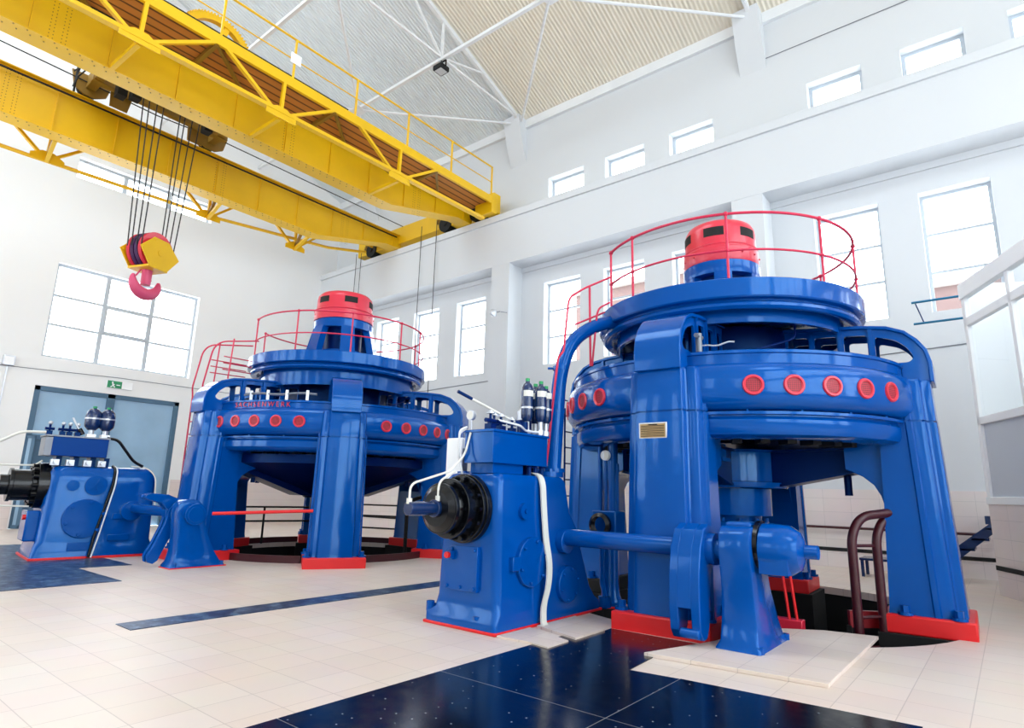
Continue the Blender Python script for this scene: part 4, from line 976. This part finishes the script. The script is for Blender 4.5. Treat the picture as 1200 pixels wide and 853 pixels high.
# ------------------------------------------------------------------ overhead crane
Y0, Y1 = -6.5, 15.75
CR = thing('overhead_crane', 'yellow riveted overhead travelling crane spanning the hall', 'crane', (-17, 4.6, 11))
def cm(): return MB()
def cb_(mb, name, m, parent=CR, **k):
    mb.v = [(x+17, y-4.6, z-11) for x, y, z in mb.v]
    return mb.build(name, m, parent, **k)
for gx_, s_ in ((-15.3, 1), (-19.5, -1)):
    poly = [(Y0, 12.3), (Y1+.35, 12.3), (Y1+.35, 11.72), (15.2, 11.72), (12.0, 10.95), (-2.5, 10.95), (Y0, 11.6)]
    c = cm(); c.prism(poly, gx_-.01, gx_+.01, lambda u, v, h: (h, u, v)); c.prism(poly, gx_-.33, gx_-.31, lambda u, v, h: (h, u, v))
    g_ = cb_(c, 'box_girder', YELLOW)
    c = cm()
    c.box(gx_-.42, gx_+.12, Y0, Y1+.35, 12.3, 12.33)
    pts = [(Y0, 11.6), (-2.5, 10.95), (12.0, 10.95), (15.2, 11.72), (Y1+.35, 11.72)]
    c.loft([[(gx_-.42, y, z), (gx_+.14, y, z), (gx_+.14, y, z-.03), (gx_-.42, y, z-.03)] for y, z in pts])
    cb_(c, 'girder_flange', YELLOW, g_)
    for k in range(15):
        y = -5.4+k*1.5
        zb = 10.96 if -2.5 < y < 12 else (10.96+(y-12)*.24 if y > 12 else 11.2)
        for xx in (gx_+.01, gx_-.39):
            c = cm(); c.box(xx, xx+.05, y-.012, y+.012, zb, 12.3); cb_(c, 'web_stiffener', YELLOW, g_)
    c = cm()
    for y0 in (2.6, 8.2, 13.2):
        for i in range(14):
            for j in (-.16, -.08, .08, .16):
                c.sphere((gx_+.012, y0+j, 11.05+i*.088), .013, 6, 4)
    for k in range(58):
        y = -2+k*.24
        for xx in (gx_+.09, gx_-.05): c.cyl((xx, y+(.08 if xx < gx_ else 0), 10.925), (xx, y+(.08 if xx < gx_ else 0), 10.905), .016, n=6)
    cb_(c, 'rivets', DYELLOW, g_)['kind'] = 'stuff'
    # trolley rail
    c = cm(); c.box(gx_-.2, gx_-.1, Y0, Y1, 12.33, 12.45); cb_(c, 'trolley_rail', DYELLOW, g_)
    c = cm(); c.box(gx_+.12, gx_+.16, Y0, Y1, 12.14, 12.18); cb_(c, 'power_rail', SOOT, g_)
    # outrigger truss with walkway
    xo = -13.9 if s_ > 0 else -21.0
    zb, zt = (11.06, 12.1) if s_ > 0 else (10.42, 12.1)
    c = cm(); c.bar((xo, Y0, zt+.12), (xo, Y1-.0, zt+.12), .08, .28); tt = cb_(c, 'walkway_edge_beam', YELLOW)
    c = cm()
    if s_ > 0: c.bar((xo, Y0, zb), (xo, Y1-.55, 11.3), .16, .10)
    else:
        c.tube([(xo, -5, 11.3), (xo, -1.5, zb+.25), (xo, 3.4, zb+.3), (xo, 9, zb+.45), (xo, 13.5, zb+.9), (xo, 15.4, 11.75)], .06, 8)
    cb_(c, 'truss_chord', YELLOW, tt)
    nodes = [-3.6, .15, 3.75, 7.15, 11.2] if s_ > 0 else [.5, 3.9, 8.6, 12.0]
    gi = gx_+(.12 if s_ > 0 else -.4)
    def st(nm, m, *a):
        q = cm(); q.bar(*a); cb_(q, nm, m, tt)
    for i, y in enumerate(nodes):
        zbb = zb if s_ > 0 else zb+.32
        st('truss_post', YELLOW, (xo, y, zbb), (xo, y+.02, zt), .10, .08)
        for dy in (-1.55, 1.55): st('truss_diagonal', YELLOW, (xo, y, zbb), (xo, y+dy, zt), .10, .08)
        q = cm(); q.prism([(y-.42, zbb-.06), (y+.42, zbb-.06), (y+.42, zbb+.10), (y+.14, zbb+.26), (y-.14, zbb+.26), (y-.42, zbb+.10)], xo+.05, xo+.07, lambda u, v, h: (h, u, v)); cb_(q, 'gusset_plate', YELLOW, tt)
        st('cross_strut', YELLOW, (xo, y, zbb-.02), (gi, y-.1, 10.95), .10, .10)
        st('cross_strut', DYELLOW, (xo, y, zbb), (gi, y, 12.2), .09, .09)
        st('cross_strut', DYELLOW, (xo, y+1.6, zt), (gi, y+1.6, 12.1), .10, .12)
        st('cross_strut', DYELLOW, (xo, y+1.6, zt), (gi, y+2.9, 12.1), .08, .08)
    c = cm(); x0_, x1_ = sorted((xo, gx_+(.12 if s_ > 0 else -.42)))
    c.box(x0_, x1_, Y0, Y1, 12.2, 12.25); cb_(c, 'walkway_planks', PLANK, tt)
    if s_ > 0:
        c = cm(); c.box(xo-.05, xo-.01, Y0, 9.2, 12.36, 12.44); cb_(c, 'toe_board', SOOT, tt)
    # handrail
    if s_ < 0: continue
    c = cm(); c.cyl((xo, Y0, 13.55), (xo, Y1-.1, 13.55), .03, n=10); hr = cb_(c, 'handrail', YELLOW)
    c = cm(); c.cyl((xo, Y0, 12.93), (xo, Y1-.1, 12.93), .018, n=8); cb_(c, 'mid_rail', YELLOW, hr)
    if s_ > 0:
        for y in (-4.5, -2.2, .1, 2.3, 5.42, 7.38, 9.43, 11.47, 13.48, 15.62):
            c = cm(); c.bar((xo, y, 12.1), (xo, y, 13.55), .05, .05); cb_(c, 'rail_post', YELLOW, hr)
c = cm(); c.box(-13.88, -13.86, 7.25, 7.55, 12.8, 13.1); cb_(c, 'notice_plate', TRIMW)
# end truck along the ledge
for yy, nm in ((16.15, 'end_truck'), (-6.2, 'end_truck')):
    c = cm(); c.box(-22.3, -14.05, yy-.2, yy+.2, 11.95, 12.72)
    e_ = cb_(c, nm, YELLOW, bevel=.02)
    for x in (-21.3, -16.6, -14.9):
        c = cm(); c.cyl((x, yy-.25, 12.1), (x, yy+.25, 12.1), .34, n=32); c.cyl((x, yy-.30, 12.1), (x, yy+.30, 12.1), .11, n=16); cb_(c, 'truck_wheel', SOOT, e_)
        c = cm(); c.tube([(x+.42*math.cos(a), yy-.26, 12.1+.44*math.sin(a)) for a in [PI*.05+i*PI*.9/8 for i in range(9)]], .045, 6); cb_(c, 'wheel_guard', DYELLOW, e_)
c = cm(); c.box(-14.7, -13.84, 15.62, 15.9, 11.72, 12.5); cb_(c, 'corner_box', YELLOW, bevel=.02)
struct(MB().box(XE, XR, 16.1, 16.2, 11.68, 11.75).build('trim_15', GREYM))

# trolley between the girders
TR = thing('crane_trolley', 'greasy ochre hoist trolley with big toothed wheel sitting on the yellow crane', 'trolley', (-17.4, 6, 12.45))
def tb(mb, name, m, parent=TR, **k):
    mb.v = [(x+17.4, y-6, z-12.45) for x, y, z in mb.v]
    return mb.build(name, m, parent, **k)
for y in (4.25, 7.7):
    c = cm(); c.box(-19.75, -15.2, y-.12, y+.12, 12.55, 12.95); tb(c, 'cross_beam', DYELLOW, bevel=.01)
    for x in (-19.65, -15.45):
        c = cm(); c.cyl((x-.09, y, 12.70), (x+.09, y, 12.70), .26, n=32); wh_ = tb(c, 'trolley_wheel', SOOT)
        c = cm(); c.lathe([(.16, -.1), (.22, -.1), (.22, .1), (.16, .1)], 28, closed=True, M=Matrix.Translation((x+.02, y, 12.70)) @ Matrix.Rotation(PI/2, 4, 'Y')); tb(c, 'wheel_rim', DYELLOW, wh_)
    for x in (-19.35, -15.7):
        c = cm(); c.prism([(y-.5, 12.95), (y+.5, 12.95), (y+.4, 12.5), (y+.15, 12.35), (y-.15, 12.35), (y-.4, 12.5)], x, x+.06, lambda u, v, h: (h, u, v)); tb(c, 'side_frame', DYELLOW)
for x in (-18.7, -16.3):
    c = cm(); c.box(x-.1, x+.1, 4.1, 7.9, 12.5, 12.8); tb(c, 'side_beam', DYELLOW)
c = cm(); c.cyl((-18.6, 5.9, 13.15), (-16.3, 5.9, 13.15), .42, n=36); tb(c, 'rope_drum', DYELLOW)
for x, y in ((-18.9, 4.9), (-16.1, 4.9), (-18.9, 7.05)):
    c = cm(); c.prism([(y-.3, 12.95), (y+.35, 12.95), (y+.2, 12.1), (y-.25, 12.1)], x, x+.05, lambda u, v, h: (h, u, v)); tb(c, 'hanger_plate', DYELLOW)
# big toothed gear, facing X
gz, gy, gxx = 13.3, 6.05, -15.75
c = cm(); Mg = Matrix.Translation((gxx, gy, gz)) @ Matrix.Rotation(PI/2, 4, 'Y')
c.lathe([(.80, -.08), (.98, -.08), (.98, .08), (.80, .08)], 72, closed=True, M=Mg)
for k in range(72):
    a = 2*PI*k/72; c.box(.97, 1.03, -.02, .02, -.08, .08, Mg @ Matrix.Rotation(a, 4, 'Z'))
for k in range(5):
    a = 2*PI*k/5+.35; c.box(.1, .84, -.07, .07, -.05, .05, Mg @ Matrix.Rotation(a, 4, 'Z'))
c.cyl(tuple(Mg @ Vector((0, 0, -.2))), tuple(Mg @ Vector((0, 0, .2))), .18, n=28)
tb(c, 'toothed_wheel', YELLOW)
c = cm(); c.cyl((-16, 7.35, 13.3), (-15.4, 7.35, 13.3), .24, n=24); c.box(-16, -15.4, 7.1, 7.6, 12.95, 13.2); tb(c, 'hoist_motor', YELLOW)
c = cm()
for y in (5.35, 5.55, 6.15, 6.35): c.lathe([(.10, -.04), (.30, -.06), (.26, 0), (.30, .06), (.10, .04)], 24, closed=True, M=Matrix.Translation((-17.45, y, 12.42)) @ Matrix.Rotation(PI/2, 4, 'X'))
c.box(-17.55, -17.35, 4.2, 7.8, 12.46, 12.62); tb(c, 'top_sheaves', DYELLOW)
c = cm(); c.box(-17.9, -17.0, 4.9, 6.9, 12.62, 12.72); tb(c, 'deck', DYELLOW)
for y, x in ((4.7, -18.2), (5.0, -18.0), (7.0, -18.0)): q = cm(); q.box(x-.15, x+.15, y-.12, y+.12, 12.1, 12.5); tb(q, 'limit_switch', SOOT)
c = cm(); c.tube([(-18.9, 4.0, 12.9), (-18.95, 3.85, 12.6), (-18.9, 3.75, 12.2), (-18.92, 3.85, 12.9), (-18.8, 3.7, 12.6)], .02, 6); c.tube([(-18.95, 3.8, 12.9), (-18.95, 3.8, 12.1)], .03, 6); tb(c, 'cable_loops', SOOT)

# hook block
HK = thing('hook_block', 'yellow hook block with pink double crane hook hanging on steel ropes', 'crane hook', (-17.5, 5.82, 7.6), math.radians(-68))
c = MB(); hexa = [(-.58, -.02), (-.30, .48), (.36, .44), (.66, .0), (.36, -.38), (-.24, -.40)]
oct_ = [(-.62, .02), (-.22, .40), (.24, .40), (.62, .02), (.28, -.42), (-.28, -.42)]
for y in (-.36, .34):
    c = MB(); c.prism(oct_, y, y+.03, FH); c.cyl((0, y-.02, .02), (0, y+.05, .02), .09, n=20)
    for u, v in ((-.52, .02), (.52, .02), (-.2, .32), (.2, .32)): c.cyl((u, y-.015, v), (u, y+.045, v), .03, n=8)
    c.build('cheek_plate', YELLOW, HK, bevel=.008)
c = MB(); c.box(-.30, .30, -.36, .36, -.44, -.38); c.build('cross_head', YELLOW, HK)
for y in (-.2, -.07, .07, .2):
    c = MB(); c.lathe([(.08, -.04), (.52, -.05), (.48, 0), (.52, .05), (.08, .04)], 40, closed=True, M=Matrix.Translation((0, y, .08)) @ Matrix.Rotation(PI/2, 4, 'X')); c.build('sheave', CORAL if y in (-.2, .2) else PURPLE, HK)
hk = MB()
hk.cyl((0, 0, -.38), (0, 0, -.85), .13, .12, n=20)
pts = [(.40*math.cos(math.radians(168+204*i/30)), 0, -.74+.36*math.sin(math.radians(168+204*i/30))) for i in range(31)]
hk.tube(pts, [.035+.125*math.sin(PI*i/30)**.8 for i in range(31)], 14)
h_ = hk.build('hook', PINK, HK, smooth=60)
c = MB()
for s_ in (-1, 1): c.bar((s_*.10, -.1, -.42), (s_*.24, -.1, -.66), .03, .03)
c.build('safety_latch', PINK, h_)
zt_ = 12.4-7.6
for i, (x, y) in enumerate(((-.5, -.24), (-.5, -.12), (-.5, .06), (-.5, .24), (.5, -.24), (.5, -.10), (.5, .08), (.5, .24))):
    c = MB(); a = math.radians(68)
    tx = -.02 if i < 4 else .0
    # rope top in world axes: along Y at the drum
    lx, ly = x*1.25, y*1.7
    c.cyl((x, y, .1), (lx, ly, zt_), .016, n=8); c.build('hoist_rope', BCABLE, HK)

# hanging cables below the crane, messenger wire
for i, (x, y, z0, z1, lab) in enumerate(((-17.0, 15.84, 3.2, 12.35, 'thin dark cable hanging from the crane end beside the window pillar'), (-17.9, 15.84, 3.2, 12.3, 'thin dark cable hanging from the crane end, second from the window pillar'), (-21.9, 15.84, 3.2, 12.1, 'thin dark cable hanging near the corner behind the further red exciter cap'), (-22.25, 15.84, 3.2, 12.1, 'thin dark cable hanging closest to the corner of the hall'))):
    c = MB(); c.cyl((x, y, z0), (x, y, z1), .014, n=8); tag(c.build('hanging_cable', BCABLE), lab, 'cable', 'cables hanging from the crane')
c = MB(); c.tube([(-19.25, -6, 12.95), (-19.25, 3.8, 12.72), (-19.25, 6, 12.66), (-19.25, 8, 12.8), (-19.25, 16.02, 12.70)], .018, 6); tag(c.build('messenger_wire', SOOT), 'black wire strung along the inner side of the further crane girder', 'wire')

# ------------------------------------------------------------------ roof steel
def truss(x, lab):
    T = thing('roof_truss', lab, 'roof truss', (x, 5, 15.8), 0, 'white roof trusses')
    zr = lambda y: 15.55+(17.35-y)*.3522-.14-15.8 if y >= 5 else 15.2+(y+8.5)*.348-.14-15.8
    P_ = lambda y, z: (0, y-5, z)
    c = MB(); c.bar(P_(16.7, zr(16.7)), P_(5, zr(5)), .12, .16); c.bar(P_(5, zr(5)), P_(YN, zr(YN)), .12, .16); c.build('rafter', STEEL, T)
    c = MB(); c.bar(P_(16.6, .0), P_(12.2, .0), .07, .07); c.bar(P_(12.2, 0), P_(-2.2, 0.0), .07, .07); c.bar(P_(-2.2, 0), P_(YN+.2, 0), .07, .07); c.build('tie_bar', STEEL, T)
    for y in (12.2, 8.0, 5, 2, -2.2):
        c = MB(); c.bar(P_(y, 0), P_(y, zr(y)), .07, .07); c.build('post', STEEL, T)
    for a, b in (((12.2, 0), (14.3, 1)), ((12.2, 0), (10.1, 1)), ((8, 0), (10.1, 1)), ((8, 0), (6.5, 1)), ((2, 0), (3.5, 1)), ((2, 0), (0, 1)), ((-2.2, 0), (0, 1)), ((-2.2, 0), (-4.5, 1))):
        c = MB(); c.bar(P_(a[0], 0), P_(b[0], zr(b[0])), .06, .06); c.build('diagonal', STEEL, T)
    return T
truss(-22.2, 'white steel roof truss closest to the far end wall')
truss(-13.3, 'white steel roof truss carrying the floodlight, where grey and beige roof sheets meet')
truss(-4.5, 'white steel roof truss over the beige sheets above the nearer generator')
truss(4.3, 'white steel roof truss behind the camera over the entrance side')
for y, lab in ((12.2, 'long horizontal white brace tube joining roof trusses on the window side'), (8.0, 'long horizontal white brace tube joining roof trusses near the ridge')):
    c = MB(); c.bar((XE, y, 15.74), (XR, y, 15.74), .11, .11); tag(c.build('roof_brace', STEEL), lab, 'brace')
def brace(a, b, lab):
    c = MB(); c.cyl(a, b, .045, n=10); tag(c.build('roof_brace', STEEL), lab, 'brace', 'roof braces')
for xm, bay in ((-17.8, 'grey bay by the end wall'), (-8.85, 'beige bay over the nearer generator')):
    for x2, w in ((xm-4.4, 'end wall side'), (xm+4.45, 'booth side')):
        brace((xm, 12.2, 15.70), (x2, 16.5, 15.62), 'white brace to the pillar top, %s, %s' % (w, bay))
        brace((xm, 12.2, 15.70), (x2, 8.0, 15.70), 'white brace toward the ridge, %s, %s' % (w, bay))
    c = MB(); c.prism([(xm-.3, 12.0), (xm+.3, 12.0), (xm+.15, 12.45), (xm-.15, 12.45)], 15.66, 15.68, lambda u, v, h: (u, v, h)); tag(c.build('gusset_plate', STEEL), 'white gusset plate at the brace joint of the %s' % bay, 'plate')

# floodlights under the trusses
def flood(x, y, lab):
    T = thing('floodlight', lab, 'floodlight', (x, y, 15.6), 0, 'floodlights under the roof')
    c = MB(); c.box(-.2, .2, -.2, .2, -.32, -.14); c.build('housing', SOOT, T, bevel=.03)
    c = MB(); c.box(-.15, .15, -.15, .15, -.33, -.318); c.build('lens', LAMPM, T)
    c = MB(); c.bar((-.22, 0, -.2), (-.22, 0, .02), .03, .05); c.bar((.22, 0, -.2), (.22, 0, .02), .03, .05); c.bar((-.22, 0, .02), (.22, 0, .02), .05, .03); c.cyl((0, 0, 0), (0, 0, .15), .02, n=8); c.build('yoke', SOOT, T)
flood(-13.3, 12.2, 'square floodlight hanging at the joint of the white roof truss')
flood(-4.5, 2.0, 'square floodlight hanging over the black floor plate')
flood(-13.3, 2.0, 'square floodlight hanging on the dark side of the crane')
flood(4.3, 8.0, 'square floodlight hanging above the glazed booth')

# small wall fittings
t = thing('wall_lamp', 'small grey bulkhead lamp on a wire bracket at the window pillar', 'lamp', (-13.3, 15.95, 7.72))
c = MB(); c.cyl((-.28, -.55, -.05), (-.02, -.3, .06), .02, n=8); c.cyl((.0, -.28, .05), (.05, 0, .08), .015, n=8); c.build('bracket', GREYM, t)
c = MB(); c.lathe([(.001, -.05), (.1, -.04), (.15, .02), (.15, .06), (.05, .16), (.001, .17)], 20, M=Matrix.Translation((-.2, -.5, -.03)) @ Matrix.Rotation(1.2, 4, 'Y')); c.build('lamp_head', SILVER, t)
t = thing('exit_sign', 'small green and white running man sign above the blue grey gate', 'sign', (XE+.03, 8.02, 5.02))
c = MB(); c.box(0, .05, -.42, .42, -.13, .15); c.build('sign_panel', TRIMW, t, bevel=.01); c = MB(); c.box(.048, .0525, -.41, .06, -.12, .14); c.build('green_field', BIRCH, t)
c = MB(); c.box(.05, .055, .12, .36, -.02, .03); c.bar((.053, .0, 0), (.053, -.12, 0), .02, .03); c.cyl((.05, -.25, .08), (.056, -.25, .08), .03, n=12); c.bar((.053, -.25, .05), (.053, -.22, -.03), .012, .04); c.bar((.053, -.22, -.03), (.053, -.3, -.09), .012, .03); c.bar((.053, -.22, -.03), (.053, -.16, -.09), .012, .03); c.bar((.053, -.25, .04), (.053, -.17, .0), .012, .025); c.build('pictogram', TRIMW, t)
t = thing('junction_box', 'grey white junction box on the end wall beside the big window', 'junction box', (XE+.01, 4.72, 5.3))
c = MB(); c.box(0, .12, -.16, .16, -.1, .22); c.build('case', SILVER, t, bevel=.01); c = MB(); c.box(.12, .125, -.12, .12, -.06, .18); c.build('lid', TRIMW, t)
c = MB(); c.box(0, .02, -.02, .02, -2.8, -.1); c.build('conduit', SILVER, t)
c = MB(); c.tube([(XE+.03, -6, 5.0), (XE+.03, 4.6, 5.18), (XE+.03, 8, 5.3), (XE+.03, 14, 5.32)], .012, 6); tag(c.build('surface_cable', GREYM), 'thin grey cable along the end wall above the gate', 'cable')
for x0, x1, z, lab in ((-5.9, 0, 5.05, 'thin grey cable along the wall right of the nearer generator'), (-22, -14.2, 5.55, 'thin grey cable along the window wall behind the hand lever')):
    c = MB(); c.tube([(x0, YW-.02, z), ((x0+x1)/2, YW-.02, z-.05), (x1, YW-.02, z+.05)], .012, 6); tag(c.build('surface_cable', GREYM), lab.replace(' right of', ' behind'), 'cable')
c = MB(); c.tube([(-4.3, YW-.02, 14.3), (4, YW-.02, 14.35)], .012, 6); tag(c.build('surface_cable', GREYM), 'thin grey cable along the wall above the small upper windows', 'cable')

# ------------------------------------------------------------------ light
w = bpy.data.worlds.new('sky'); sc.world = w; w.use_nodes = True
bg = w.node_tree.nodes['Background']; bg.inputs[0].default_value = (.88, .95, 1.0, 1); bg.inputs[1].default_value = 7.5
def portal(c, sx, sy, rot):
    l = bpy.data.lights.new('window_portal', 'AREA'); l.shape = 'RECTANGLE'; l.size = sx; l.size_y = sy; l.cycles.is_portal = True
    o = bpy.data.objects.new('window_portal', l); COL.objects.link(o); o.location = c; o.rotation_euler = rot
for a, b in SKL: portal(((a+b)/2, .1, 18.9), b-a, 5.8, (math.radians(19.2), 0, 0))
for a, b in lowx: portal(((a+b)/2, YW+.45, 7.44), b-a, 3.02, (-PI/2, 0, 0))
for h in nh:
    a, b, c, e = h[0][0], h[1][0], h[0][1], h[2][1]; portal(((a+b)/2, YN-.45, (c+e)/2), b-a, e-c, (PI/2, 0, 0))
for h in rh:
    a, b, c, e = h[0][0], h[1][0], h[0][1], h[2][1]; portal((XR+.45, (a+b)/2, (c+e)/2), e-c, b-a, (0, PI/2, 0))
for h in eh:
    a, b, c, e = h[0][0], h[1][0], h[0][1], h[2][1]; portal((XE-.45, (a+b)/2, (c+e)/2), e-c, b-a, (0, -PI/2, 0))

sc.view_settings.view_transform = 'Standard'; sc.view_settings.look = 'None'; sc.view_settings.gamma = 1
sc.view_settings.use_curve_mapping = False
sc.view_settings.exposure = -0.05
sc.render.engine = 'CYCLES'
sc.cycles.use_denoising = True
sc.cycles.max_bounces = 12; sc.cycles.diffuse_bounces = 6; sc.cycles.glossy_bounces = 4; sc.cycles.transparent_max_bounces = 12
